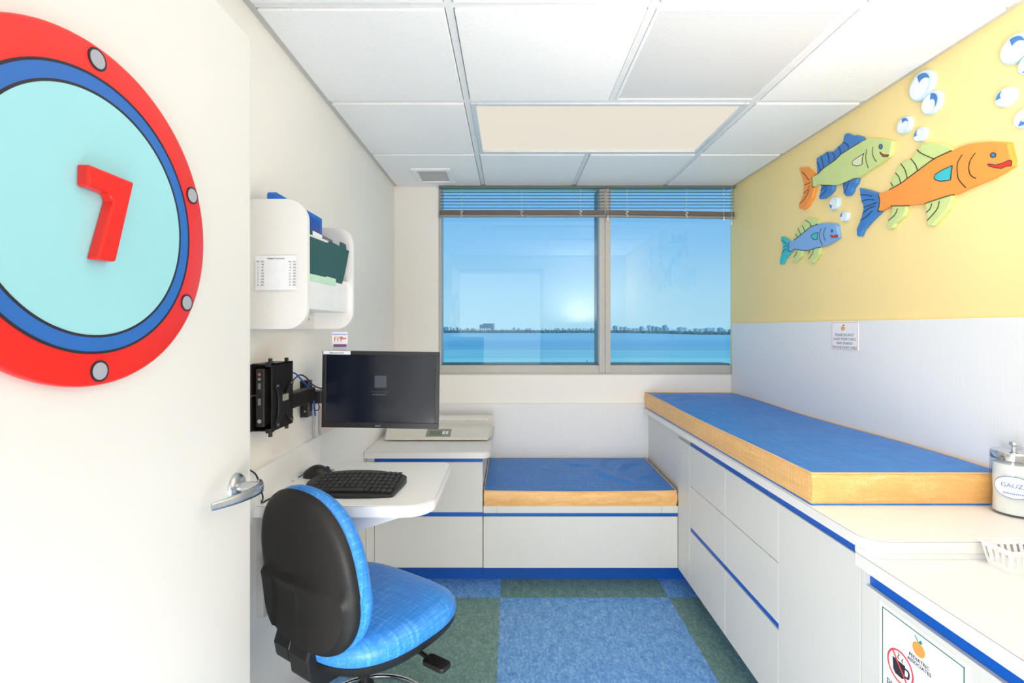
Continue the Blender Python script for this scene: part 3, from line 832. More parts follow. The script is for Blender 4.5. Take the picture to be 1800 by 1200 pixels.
cg = thing('computer_cage', (-.745, 1.52, 1.09), 'black ribbed metal cage bracket on the left wall around the computer', 'bracket')
obj('back_plate', bx(-.776, -.771, 1.440, 1.590, 1.092, 1.292), M['black_metal'], cg)
b = NB(); box(b, -.719, -.714, 1.452, 1.588, 1.092, 1.294)
for i in range(16):
    y = 1.458 + i * .0082; box(b, -.7142, -.7128, y, y + .004, 1.096, 1.290)
obj('ribbed_plate', b, M['black_metal'], cg)
for z in (1.290, 1.0905): obj('shelf_plate', bx(-.776, -.714, 1.452, 1.588, z, z + .0035), M['black_metal'], cg)
for z in (1.284, 1.086): obj('clamp', bx(-.732, -.716, 1.444, 1.470, z, z + .014), M['black_metal'], cg, bevel=.002)
for (x, y, z, s) in ((-.722, 1.455, 1.298, 1), (-.722, 1.56, 1.294, 1), (-.722, 1.455, 1.086, -1), (-.722, 1.56, 1.090, -1)):
    obj('knob', cyl(NB(), (x, y, z - .002 * s), (x, y, z + .012 * s), .006, n=14), M['black'], cg, bevel=.001)
tc = thing('thin_client', (-.748, 1.52, 1.11), 'small black upright computer held inside the ribbed wall cage', 'computer')
obj('case', bx(-.764, -.736, 1.446, 1.580, 1.104, 1.280), M['black'], tc, bevel=.006, seg=3)
for (z, m) in ((1.262, 'pink'), (1.248, 'lime')): obj('audio_port', cyl(NB(), (-.750, 1.4475, z), (-.750, 1.4445, z), .0042, n=16), M[m], tc)
obj('usb_port', bx(-.754, -.746, 1.4445, 1.447, 1.218, 1.236), M['seam'], tc)
obj('vent_mark', bx(-.754, -.746, 1.4445, 1.447, 1.170, 1.190), M['ink_grey'], tc)
obj('round_badge', cyl(NB(), (-.750, 1.4475, 1.122), (-.750, 1.4445, 1.122), .006, n=20), M['bolt'], tc)

def cable(name, pts, r, m, label): tag(obj(name, tube(NB(), pts, r, 8), M[m], smooth=True), label, 'cable', 'cables on the left wall')
cable('network_cable', [(-.745, 1.588, 1.215), (-.744, 1.62, 1.243), (-.742, 1.66, 1.247), (-.741, 1.71, 1.222), (-.738, 1.75, 1.195), (-.726, 1.778, 1.165), (-.722, 1.779, 1.12), (-.726, 1.80, 1.075)], .0030, 'eth', 'blue network cable arching from computer cage to the wall mount')
cable('monitor_cable', [(-.748, 1.588, 1.19), (-.752, 1.66, 1.215), (-.760, 1.74, 1.232), (-.752, 1.775, 1.222), (-.735, 1.79, 1.195), (-.710, 1.80, 1.178), (-.68, 1.845, 1.17), (-.60, 1.848, 1.172)], .0026, 'black', 'black cable arching above the wall plate to the monitor')
cable('monitor_cable', [(-.708, 1.782, 1.122), (-.702, 1.778, 1.108), (-.712, 1.777, 1.098), (-.722, 1.778, 1.108), (-.718, 1.782, 1.122)], .0019, 'black', 'small looped black cable hanging at the monitor left edge')
cable('power_cable', [(-.752, 1.446, 1.20), (-.762, 1.418, 1.198), (-.772, 1.41, 1.16), (-.774, 1.40, 1.135), (-.776, 1.385, 1.08), (-.778, 1.36, 1.02)], .0028, 'black', 'black power cable leaving the computer cage towards the door')
cable('power_cable', [(-.779, 1.37, 1.03), (-.772, 1.41, .995), (-.758, 1.44, .965), (-.752, 1.452, .925), (-.755, 1.476, .885), (-.765, 1.49, .8635), (-.755, 1.53, .8635), (-.72, 1.56, .8635), (-.66, 1.50, .8635), (-.64, 1.475, .8635)], .0024, 'black', 'black cable dropping down the wall behind the door handle')
obj_ = thing('cable_channel', (XL + .008, 1.93, 1.0), 'narrow white plastic cable channel below the wall plate', 'cable channel')
obj('trunking', bx(XL, XL + .014, 1.915, 1.940, .968, 1.10), M['white'], obj_, bevel=.002)
t = thing('wall_guard', (XL, 2.35, 1.0), 'pale rounded guard board on the left wall behind the monitor', 'board')
obj('board', sidewall(NB(), rrect(1.972, 2.75, .962, 1.088, .022, 6), XL, XL + .013), M['guard'], t, bevel=.003)
t = thing('info_card', (-.646, 1.84, 1.31), 'small white and purple card reading FIT above the monitor', 'card')
a = on_y(584, 583, 1.836); c = on_y(611, 640, 1.836)
obj('card', bx(a.x, c.x, 1.836, 1.838, 1.20, 1.386), M['paper'], t)
obj('bold_word', text_bm('FIT', .027, 'LEFT', None, facing((a.x + .006, 1.8355, 1.350))), M['ink_red'], t)
obj('fine_print', strokes(a.x + .029, c.x - .005, 1.8355, 1.358, .009, 7), M['ink_red'], t)
obj('purple_bar', bx(a.x + .005, c.x - .004, 1.8353, 1.836, 1.330, 1.340), M['ink_purple'], t)
obj('lilac_band', bx(a.x + .001, c.x - .001, 1.8355, 1.836, 1.374, 1.380), M['lavender'], t)

# ------------------------------------------------------------------ file holder
D1, D2, XE = 1.414, 1.823, -.594
t = thing('file_holder', (XL, 1.62, 1.398), 'white wall mounted file holder with rounded end plates', 'file holder')
for (nm, d) in (('end_plate', D1), ('end_plate', D2)):
    obj(nm, upright(NB(), rrect(XL, XE, 1.398, 1.779, [0, .062, .062, 0], 10), d, d + .019), M['lam_top'], t, bevel=.001)
obj('pocket_front', bx(-.624, -.612, D1 + .019, D2, 1.460, 1.574), M['white'], t)
obj('pocket_floor', bx(XL + .02, -.624, D1 + .019, D2, 1.458, 1.470), M['lam_top'], t)
obj('back_board', bx(XL, XL + .018, D1 + .019, D2, 1.458, 1.779), M['lam_top'], t)
obj('cleat', bx(XL, -.740, D1 + .019, D2, 1.398, 1.457), M['lam_top'], t)
obj('screw', cyl(NB(), (-.740, 1.775, 1.432), (-.7375, 1.775, 1.432), .005, n=14), M['steel'], t)
# weight chart on the near plate
t = thing('weight_chart', (-.684, D1, 1.56), 'white printed weight conversion chart taped to the file holder', 'paper')
b = NB(); vs = [b.verts.new(p) for p in [(-.7455, D1 - .002, 1.612), (-.6235, D1 - .002, 1.614), (-.6225, D1 - .005, 1.513), (-.742, D1 - .006, 1.511)]]; b.faces.new(vs)
pass
obj('sheet', b, M['paper'], t)
b = NB(); yq = D1 - .0068
text_bm('Weight Conversion', .0064, 'CENTER', b, facing((-.684, yq + .004, 1.602)))
L = [('Oz.', 'Gm.')] + [(str(i), str(round(i * 28.35))) for i in range(1, 9)]
R_ = [('Oz.', 'Gm.')] + [(str(i), str(round(i * 28.35))) for i in range(9, 17)]
for i in range(9):
    z = 1.593 - i * .0086
    for (x, s) in ((-.735, L[i][0]), (-.722, L[i][1]), (-.642, R_[i][0]), (-.629, R_[i][1])): text_bm(s, .0058, 'CENTER', b, facing((x, yq + .003 * (9 - i) / 9, z)))
obj('printed_table', b, M['ink_grey'], t)
# folders standing in the pocket
def sheet(nm, m, parent, xt, xb, y0, y1, ztn, ztf, notch=None, th=.0016, zb=1.472, bend=0):
    b = NB(); top = [(y0, ztn)] + (notch or []) + [(y1, ztf)]
    n = 8; rows = []
    for k in range(n + 1):
        f = k / n; rows.append([])
        for (y, zt) in top:
            z = zb + (zt - zb) * f; yy = y + (bend * (1 - f) if y == y1 else 0) 
            rows[-1].append((xb + (xt - xb) * f + .006 * math.sin(PI * f), yy, z))
    A = [[b.verts.new(p) for p in r] for r in rows]; B = [[b.verts.new(Vector(p) + Vector((-th, 0, 0))) for p in r] for r in rows]
    m_ = len(top)
    for k in range(n):
        for i in range(m_ - 1):
            b.faces.new((A[k][i], A[k][i + 1], A[k + 1][i + 1], A[k + 1][i])); b.faces.new((B[k][i + 1], B[k][i], B[k + 1][i], B[k + 1][i + 1]))
        b.faces.new((A[k][0], A[k + 1][0], B[k + 1][0], B[k][0])); b.faces.new((A[k + 1][-1], A[k][-1], B[k][-1], B[k + 1][-1]))
    for i in range(m_ - 1): b.faces.new((A[n][i], A[n][i + 1], B[n][i + 1], B[n][i])); b.faces.new((A[0][i + 1], A[0][i], B[0][i], B[0][i + 1]))
    return obj(nm, b, m, parent, smooth=True)
t = thing('file_folder', (-.65, 1.62, 1.472), 'dark green file folder in front, stuffed with white sheets', 'folder', 'folders in the holder')
sheet('front_cover', M['folder'], t, -.600, -.630, 1.450, 1.800, 1.676, 1.688, [(1.60, 1.681), (1.605, 1.690)], bend=-.07)
sheet('inner_sheets', M['paper'], t, -.606, -.634, 1.455, 1.795, 1.684, 1.688, [(1.62, 1.692)], .004, bend=-.06)
sheet('back_cover', M['folder'], t, -.612, -.640, 1.452, 1.806, 1.690, 1.694, [(1.49, 1.705), (1.575, 1.705), (1.58, 1.693), (1.735, 1.694), (1.74, 1.712), (1.80, 1.712)], bend=-.06)
for (a, c, m) in ((1.495, 1.57, 'paper'), ):
    obj('tab_label', bx(-.6115, -.6105, a, c, 1.688, 1.702), M[m], t)
t = thing('file_folder', (-.67, 1.62, 1.472), 'second dark green folder with a grey tab behind the front folder', 'folder', 'folders in the holder')
sheet('cover', M['folder'], t, -.622, -.650, 1.452, 1.790, 1.686, 1.690, [(1.59, 1.690), (1.595, 1.708), (1.69, 1.708), (1.695, 1.692)], .004, bend=-.05)
obj('tab_label', bx(-.6225, -.6215, 1.60, 1.685, 1.692, 1.706), M['ink_grey'], t)
sheet('mint_sheet', M['mint'], None, -.612, -.622, 1.463, 1.692, 1.604, 1.607, None, .001, 1.50)
o = bpy.data.objects['mint_sheet']; tag(o, 'pale mint green paper slip in the holder in front of the green folder', 'paper')
o = sheet('yellow_sheet', M['yellowp'], None, -.614, -.625, 1.50, 1.706, 1.604, 1.608, None, .001, 1.50); tag(o, 'yellow paper slip just peeking out beside the mint slip', 'paper')
t = thing('binder', (-.73, 1.62, 1.472), 'blue plastic binder standing at the back of the file holder', 'binder')
obj('cover', sidewall(NB(), rrect(1.438, 1.800, 1.472, 1.808, [.0, .0, .006, .012], 5), -.724, -.700), M['binder'], t, bevel=.002)
obj('inset_panel', bx(-.7005, -.699, 1.50, 1.78, 1.746, 1.792), M['binder_d'], t)
obj('label_band', bx(-.7005, -.6985, 1.445, 1.794, 1.62, 1.742), M['lavender'], t)

# ------------------------------------------------------------------ baby scale
t = thing('baby_scale', (-.44, 2.98, .74), 'cream baby weighing scale on the small counter behind the monitor', 'scale')
xa, xb = -.745, -.132
prof = [(2.822, .748), (2.826, .760), (2.92, .800), (2.95, .803), (3.02, .792), (3.08, .796), (3.125, .836), (3.135, .838), (3.135, .828), (3.09, .775), (3.0, .762), (2.9, .756), (2.84, .744)]
b = NB()
n = len(prof)
def sx(x, y): return x
A = [b.verts.new((xa + (.012 if y < 2.9 else .0), y, z)) for y, z in prof]; B = [b.verts.new((xb - (.0 if y < 2.9 else -.016), y, z)) for y, z in prof]
ring_faces(b, A, B); b.faces.new(A[::-1]); b.faces.new(B)
obj('tray', b, M['scale'], t, bevel=.003)
b = NB(); box(b, xa + .05, xb - .05, 2.87, 3.07, .7405, .765); obj('base', b, M['lam_edge'], t)
# display on the sloping front: local frame of the slope
sl = Vector((0, .094, .040)).normalized(); nr = Vector((0, -sl.z, sl.y))
def slope_pt(u, s, k=.0005): return Vector((u, 2.826, .760)) + sl * s + nr * k
def plate(u0, u1, s0, s1, k=.001): 
    bb = NB(); prism(bb, [slope_pt(u0, s0, -.0005), slope_pt(u1, s0, -.0005), slope_pt(u1, s1, -.0005), slope_pt(u0, s1, -.0005)], nr * (k + .0005)); return bb
dp = obj('display_panel', plate(-.498, -.352, .012, .090), M['lcd_frame'], t)
obj('lcd', plate(-.480, -.405, .024, .070, .0018), M['lcd'], dp)
for u in (-.396, -.376): obj('button', plate(u - .007, u + .007, .036, .066, .0025), M['white'], dp)
for k in range(4): obj('foot', cyl(NB(), ((xa + .09, xb - .09)[k % 2], (2.89, 3.05)[k // 2], .740), ((xa + .09, xb - .09)[k % 2], (2.89, 3.05)[k // 2], .742), .012, n=12), M['black'], t)
b = NB()
s0 = Vector((0, 3.094, .808)); d_ = Vector((0, .031, .028)).normalized(); n_ = Vector((0, -d_.z, d_.y))
prism(b, [Vector((-.72, 0, 0)) + s0 + n_ * .0008, Vector((-.14, 0, 0)) + s0 + n_ * .0008, Vector((-.14, 0, 0)) + s0 + d_ * .022 + n_ * .0008, Vector((-.72, 0, 0)) + s0 + d_ * .022 + n_ * .0008], n_ * .0006)
rl = obj('ruler_strip', b, M['white'], t)
b = NB()
for i in range(57):
    x = -.715 + i * .01; ln = .014 if i % 5 == 0 else .008
    prism(b, [Vector((x - .0008, 0, 0)) + s0 + n_ * .0014, Vector((x + .0008, 0, 0)) + s0 + n_ * .0014, Vector((x + .0008, 0, 0)) + s0 + d_ * ln + n_ * .0014, Vector((x - .0008, 0, 0)) + s0 + d_ * ln + n_ * .0014], n_ * .0003)
obj('ruler_marks', b, M['ink_grey'], rl)

# ------------------------------------------------------------------ office chair
TH = math.radians(32)
ch = thing('office_chair', (-.457, 1.525, 0), 'blue vinyl office chair with black shell back in front of desk', 'chair', None, (0, 0, -TH))
def outline(t_, a=.245, bb=.228, n=2.7, back=.10):
    c, s = math.cos(t_), math.sin(t_)
    x = a * math.copysign(abs(c) ** (2 / n), c); y = bb * math.copysign(abs(s) ** (2 / n), s)
    return x * (1 + back * y / bb), y
def pad(layers, N=72, y0=.02, drop=.028):
    b = NB(); rings = []
    for (sc_, z) in layers:
        if sc_ == 0:
            rings.append([b.verts.new((0, y0, z))]); continue
        r = []
        for i in range(N):
            x, y = outline(2 * PI * i / N); x *= sc_; y *= sc_
            f = max(0, y / .228 - .45); dz = -drop * (f / .55) ** 2 + .008 * (abs(x) / .235) ** 2
            r.append(b.verts.new((x, y + y0, z + dz)))
        rings.append(r)
    for A, B in zip(rings, rings[1:]):
        if len(B) == 1:
            for i in range(N): b.faces.new((A[i], A[(i + 1) % N], B[0]))
        elif len(A) == 1:
            for i in range(N): b.faces.new((A[0], B[(i + 1) % N], B[i]))
        else: ring_faces(b, A, B)
    return b
obj('seat', pad([(0, .474), (.9, .474), (.965, .476), (.995, .486), (1.01, .503), (.995, .522), (.95, .538), (.86, .549), (.7, .555), (.45, .557), (0, .557)]), M['vin_blue_chair'], ch, smooth=True, local=True)
obj('seat_shell', pad([(0, .432), (.55, .434), (.80, .438), (.93, .450), (.985, .466), (.995, .480), (.97, .484), (0, .484)]), M['black'], ch, smooth=True, local=True)
# backrest
ZB, HB, WB, YB_ = .735, .222, .200, -.215
def bo(t_):
    c, s = math.cos(t_), math.sin(t_)
    n = 2.15 if s > 0 else 3.0
    x = WB * math.copysign(abs(c) ** (2 / (2.4 if s > 0 else 2.9)), c); z = HB * math.copysign(abs(s) ** (2 / n), s)
    x *= 1 + .03 * (-z / HB)
    return x, z
def bpt(x, z, off):   # off along the sitting direction
    return Vector((x, YB_ + off +   .40 * x * x - .06 * z - .03 * math.exp(-((z + .09) / .09) ** 2) * -.4, ZB + z))
def back(layers, N=84, fn=None):
    b = NB(); rings = []
    for (sc_, off) in layers:
        if sc_ == 0: rings.append([b.verts.new(bpt(0, 0, off + (fn(0, 0) if fn else 0)))]); continue
        r = []
        for i in range(N):
            x, z = bo(2 * PI * i / N); x *= sc_; z *= sc_
            r.append(b.verts.new(bpt(x, z, off + (fn(x, z) * (1 if sc_ < .93 else .25) if fn else 0))))
        rings.append(r)
    for A, B in zip(rings, rings[1:]):
        if len(B) == 1:
            for i in range(N): b.faces.new((A[i], A[(i + 1) % N], B[0]))
        elif len(A) == 1:
            for i in range(N): b.faces.new((A[0], B[(i + 1) % N], B[i]))
        else: ring_faces(b, A, B)
    return b
obj('backrest_cushion', back([(0, -.004), (.9, -.004), (.975, -.002), (1.0, .006), (1.012, .018), (1.0, .032), (.96, .043), (.88, .050), (.7, .054), (.4, .056), (0, .056)]), M['vin_blue_chair'], ch, smooth=True, local=True)
def step(x, z):
    sm = lambda q: max(0, min(1, q)) ** 2 * (3 - 2 * max(0, min(1, q)))
    return -.016 * sm((-.012 - .10 * abs(x) - z) / .018) + .006 * sm((.060 - abs(x + .055)) / .008) * sm((-.03 - z) / .03)
lay = [(0, -.030)] + [(k / 26, -.030) for k in range(1, 23)] + [(.90, -.0295), (.93, -.028), (.96, -.025), (.985, -.019), (.998, -.010), (.995, -.003), (.95, -.001), (0, -.001)]
obj('backrest_shell', back(lay, 108, step), M['black_matt'], ch, smooth=True, local=True)
b = NB()
prism(b, [(-.045, -.222, .56), (-.045, -.236, .50), (-.045, -.228, .440), (-.045, -.185, .400), (-.045, -.02, .385), (-.045, -.02, .428), (-.045, -.16, .430), (-.045, -.19, .46), (-.045, -.195, .56)], (.085, 0, 0))
obj('back_bracket', b, M['black'], ch, bevel=.006, local=True)
b = NB(); prism(b, [(-.125, -.215, .55), (-.125, -.232, .50), (-.125, -.224, .455), (-.125, -.195, .445), (-.125, -.18, .50), (-.125, -.185, .55)], (.078, 0, 0))
obj('height_ratchet', b, M['black_metal'], ch, bevel=.010, seg=3, local=True)
obj('tilt_housing', bx(-.09, .09, -.09, .11, .375, .436), M['black'], ch, bevel=.012, local=True)
b = NB(); tube(b, [(.08, .06, .405), (.17, .06, .408), (.215, .058, .400)], .007, 10)
lv = obj('height_lever', b, M['black_metal'], ch, smooth=True, local=True)
b = NB(); prism(b, rr := [(x, y, .392) for x, y in rrect(.20, .285, .035, .082, .014, 5)], (0, 0, .014))
obj('lever_paddle', b, M['black'], lv, bevel=.004, local=True)
b = NB(); cyl(b, (0, 0, .20), (0, 0, .38), .014); cyl(b, (0, 0, .09), (0, 0, .28), .026)
obj('gas_lift', b, M['black_metal'], ch, smooth=True, local=True)
b = NB(); tube(b, [(.215 * math.cos(2 * PI * i / 48), .215 * math.sin(2 * PI * i / 48), .15) for i in range(48)], .0085, 12, 1, True)
fr = obj('foot_ring', b, M['chrome'], ch, smooth=True, local=True)
b = NB()
for i in range(3):
    a = 2 * PI * i / 3 + .3; tube(b, [(.024 * math.cos(a), .024 * math.sin(a), .165), (.21 * math.cos(a), .21 * math.sin(a), .15)], .006, 8, 2)
obj('ring_spokes', b, M['black_metal'], fr, smooth=True, local=True)
cyl_b = NB(); cyl(cyl_b, (0, 0, .06), (0, 0, .12), .045, .036); obj('base_hub', cyl_b, M['black'], ch, smooth=True, local=True)
for i in range(5):
    a = 2 * PI * i / 5 + .5; c, s = math.cos(a), math.sin(a)
    bb = NB(); tube(bb, [(.03 * c, .03 * s, .10), (.18 * c, .18 * s, .085), (.285 * c, .285 * s, .068)], lambda q: .021 - .008 * q, 12, 5)
    lg = obj('leg', bb, M['black'], ch, smooth=True, local=True)
    bb = NB(); px, py = .285 * c, .285 * s
    for q in (-.013, .013): cyl(bb, (px - s * (q - .008), py + c * (q - .008), .027), (px - s * (q + .008), py + c * (q + .008), .027), .027, n=20)
    cyl(bb, (px, py, .03), (px, py, .07), .008, n=12)
    obj('caster', bb, M['black_metal'], lg, smooth=True, local=True)

# ------------------------------------------------------------------ fish on the yellow wall
XFA = 1.495
def fish(name, label, org, s, parts, eye, mouth, lines, lw):
    ox, oy = org
    P = lambda x, y, X=XFA: on_x(ox + x / s, oy + y / s, X)
    allp = [P(*q) for q in parts[0][2]]
    c = sum(allp, Vector()) / len(allp); c.x = XR
    t = thing(name, c, label, 'wall decoration', 'wooden fish on the yellow wall')
    for (nm, m, pts) in parts:
        inset = 0 if nm == 'body' else .0012
        if nm == 'side_fin':
            obj(nm, prism(NB(), [P(*q, XFA - .0002) for q in pts], (-.0008, 0, 0)), M[m], t); continue
        obj(nm, prism(NB(), [P(*q, XFA + inset) for q in pts], (XR - XFA - inset, 0, 0)), M[m], t, bevel=.0035, seg=2)
    (ex, ey, rx, ry) = eye
    e = obj('eye', prism(NB(), [P(ex + rx * math.cos(a), ey + ry * math.sin(a), XFA - .0002) for a in [2 * PI * i / 20 for i in range(20)]], (-.0008, 0, 0)), M['f_blue'], t)
    obj('mouth', prism(NB(), [P(*q, XFA - .0002) for q in mouth], (-.0009, 0, 0)), M['f_red'], t)
    b = NB()
    for l in lines: ribbon(b, [P(*q, XFA - .0002) for q in l], lw, (-1, 0, 0))
    ribbon(b, [P(ex + (rx + 1) * math.cos(a), ey + (ry + 1) * math.sin(a), XFA - .0002) for a in [2 * PI * i / 16 for i in range(16)]], lw, (-1, 0, 0), 2, True, .0012)
    sf = [q for q in parts if q[0] == 'side_fin'][0][2]
    for i in range(len(sf)): ribbon(b, [P(*sf[i], XFA - .0002), P(*sf[(i + 1) % len(sf)], XFA - .0002)], lw, (-1, 0, 0), 1, False, .0014)
    for i in range(len(mouth)): ribbon(b, [P(*mouth[i], XFA - .0002), P(*mouth[(i + 1) % len(mouth)], XFA - .0002)], lw * .7, (-1, 0, 0), 1, False, .0014)
    obj('painted_lines', b, M['f_ink'], t)
top1 = [(375, 682), (500, 612), (570, 560), (680, 478), (850, 355), (1040, 265)]
fish('wooden_fish', 'largest wooden fish, orange with green fins and blue tail', (1500, 220), 6, [
    ('body', 'f_orange', [(262, 722)] + top1 + [(1110, 228), (1200, 198), (1300, 182), (1420, 173), (1540, 175), (1628, 182), (1650, 290), (1672, 372), (1668, 432), (1580, 490), (1460, 560), (1330, 615), (1190, 672), (1080, 728), (1030, 736), (900, 778), (755, 828), (590, 846), (550, 850), (395, 855), (285, 905), (258, 903), (272, 850), (276, 790)]),
    ('dorsal_fin', 'f_green', [(375, 682), (395, 600), (440, 505), (500, 400), (610, 350), (675, 255), (720, 200), (800, 185), (930, 195), (1010, 225), (1045, 265), (850, 362), (680, 485), (570, 566), (500, 618)]),
    ('tail_fin', 'f_blue', [(262, 720), (150, 680), (60, 662), (75, 770), (105, 870), (80, 980), (30, 1100), (35, 1165), (65, 1175), (100, 1100), (180, 1010), (288, 908), (258, 900), (280, 800)]),
    ('pelvic_fin', 'f_green', [(395, 850), (408, 880), (395, 930), (355, 1050), (355, 1100), (405, 1085), (430, 1040), (520, 960), (550, 900), (552, 845)]),
    ('pelvic_fin', 'f_green', [(755, 820), (765, 920), (775, 1005), (775, 1050), (800, 1065), (830, 1060), (990, 880), (1030, 800), (1032, 730)]),
    ('side_fin', 'f_teal', [(1045, 425), (1025, 578), (920, 590), (870, 575), (853, 555), (865, 520), (930, 478)])],
    (1476, 315, 26, 23), [(1420, 410), (1440, 408), (1500, 420), (1580, 398), (1640, 370), (1672, 374), (1668, 430), (1620, 430), (1560, 455), (1480, 445), (1430, 428)],
    [top1, [(1150, 310), (1100, 400), (1098, 500), (1115, 575), (1190, 662)], [(1288, 292), (1240, 360), (1218, 440), (1230, 510), (1260, 545), (1298, 560)],
     [(395, 605), (420, 645)], [(443, 502), (480, 545), (500, 608)], [(500, 405), (545, 470), (568, 560)], [(605, 352), (655, 415), (678, 478)], [(672, 257), (720, 298), (850, 355)],
     [(395, 852), (550, 850), (595, 850)], [(755, 825), (900, 776), (1030, 736), (1070, 738)], [(260, 728), (278, 790), (265, 880), (255, 905), (285, 908)],
     [(72, 732), (130, 735), (200, 748)], [(80, 805), (140, 785), (222, 785)], [(105, 865), (180, 840), (250, 812)], [(100, 930), (150, 885), (232, 850)], [(72, 1000), (130, 970), (200, 902)],
     [(465, 878), (440, 940), (370, 1005)], [(828, 825), (810, 880), (768, 920)], [(908, 800), (880, 890), (778, 1005)]], .0028)
top2 = [(325, 612), (410, 530), (540, 440), (620, 362), (720, 298), (870, 205)]
fish('wooden_fish', 'middle sized wooden fish, green with blue fins and orange tail', (1390, 220), 7.06, [
    ('body', 'f_green', [(258, 645)] + top2 + [(960, 165), (1050, 158), (1150, 172), (1256, 196), (1242, 290), (1222, 366), (1205, 394), (1060, 500), (960, 560), (830, 650), (720, 692), (640, 724), (560, 745), (480, 745), (370, 740), (310, 735), (288, 764), (268, 765), (266, 700)]),
    ('dorsal_fin', 'f_blue', [(325, 615), (318, 480), (315, 410), (375, 375), (440, 330), (520, 325), (590, 262), (645, 205), (660, 120), (690, 97), (750, 130), (820, 125), (870, 140), (895, 185), (870, 212), (720, 305), (620, 370), (540, 447), (410, 537)]),
    ('tail_fin', 'f_orange', [(100, 540), (125, 522), (190, 522), (285, 608), (258, 650), (268, 765), (292, 766), (262, 900), (180, 1030), (150, 1045), (100, 1035), (95, 990), (150, 860), (160, 740), (135, 640)]),
    ('pelvic_fin', 'f_blue', [(375, 738), (365, 830), (348, 890), (350, 918), (400, 912), (450, 880), (515, 810), (525, 742)]),
    ('pelvic_fin', 'f_blue', [(640, 722), (645, 790), (655, 850), (680, 882), (720, 872), (750, 830), (765, 780), (812, 720), (826, 655), (720, 688)]),
    ('side_fin', 'f_cream', [(912, 350), (890, 400), (885, 490), (820, 505), (768, 490), (765, 455), (785, 430)])],
    (1117, 265, 20, 28), [(1105, 330), (1150, 365), (1222, 368), (1205, 392), (1145, 390), (1120, 360)],
    [top2, [(945, 298), (932, 380), (938, 450), (965, 535)], [(1022, 270), (1015, 340), (1030, 400), (1065, 455)],
     [(322, 455), (345, 490), (370, 565)], [(372, 380), (390, 440), (408, 528)], [(448, 335), (465, 380), (478, 468)], [(515, 340), (540, 375), (545, 432)], [(592, 262), (610, 300), (615, 355)], [(645, 208), (705, 245), (718, 292)],
     [(262, 645), (268, 700), (268, 765), (300, 768)], [(138, 578), (180, 620), (215, 670), (237, 678)], [(170, 742), (210, 725), (248, 705)], [(158, 843), (200, 815), (235, 745)], [(112, 975), (180, 900), (232, 798)],
     [(370, 742), (480, 745), (515, 750)], [(640, 725), (720, 692), (775, 665), (825, 655)], [(415, 748), (405, 785), (370, 805)], [(447, 755), (420, 830), (352, 885)], [(680, 720), (650, 770)], [(715, 712), (695, 770), (658, 845)]], .0026)
top3 = [(282, 732), (345, 690), (435, 615), (525, 545), (625, 508)]
fish('wooden_fish', 'smallest wooden fish, light blue with teal tail', (1360, 330), 8, [
    ('body', 'f_lblue', [(213, 760)] + top3 + [(690, 492), (780, 490), (860, 505), (884, 532), (890, 600), (902, 660), (905, 700), (850, 740), (780, 785), (690, 825), (610, 842), (480, 880), (400, 880), (330, 865), (280, 865), (228, 890), (206, 888), (214, 830)]),
    ('dorsal_fin', 'f_green', [(282, 735), (300, 660), (340, 570), (390, 530), (430, 480), (455, 430), (490, 412), (560, 425), (610, 455), (640, 490), (625, 516), (525, 553), (435, 622), (345, 698)]),
    ('tail_fin', 'f_teal', [(213, 758), (170, 710), (110, 682), (97, 700), (105, 740), (128, 820), (110, 920), (85, 1000), (80, 1060), (90, 1080), (115, 1075), (150, 1000), (236, 892), (205, 888), (215, 820)]),
    ('pelvic_fin', 'f_green', [(300, 860), (310, 930), (270, 1010), (268, 1050), (295, 1058), (320, 1030), (385, 960), (400, 874), (350, 866)]),
    ('pelvic_fin', 'f_green', [(485, 874), (515, 890), (510, 960), (488, 1010), (490, 1040), (520, 1060), (545, 1055), (630, 930), (650, 836), (610, 838)]),
    ('side_fin', 'f_teal', [(622, 625), (612, 725), (565, 725), (530, 700), (530, 670), (560, 645)])],
    (820, 605, 11, 18), [(793, 665), (850, 675), (880, 660), (902, 658), (904, 696), (880, 695), (820, 700)],
    [top3, [(668, 570), (645, 640), (650, 720), (688, 805)], [(735, 555), (708, 610), (705, 690), (732, 745)],
     [(305, 645), (335, 690)], [(342, 568), (365, 620), (378, 660)], [(400, 530), (425, 575), (437, 612)], [(443, 453), (500, 490), (527, 545)],
     [(215, 760), (214, 830), (206, 888), (240, 890)], [(105, 738), (140, 755), (187, 795)], [(130, 838), (150, 822), (205, 818)], [(112, 930), (130, 890), (187, 852)],
     [(285, 865), (330, 866), (400, 880), (480, 880), (610, 842), (665, 838)], [(330, 880), (310, 940), (275, 972)], [(510, 885), (482, 935)], [(557, 865), (540, 930), (488, 998)]], .0026)

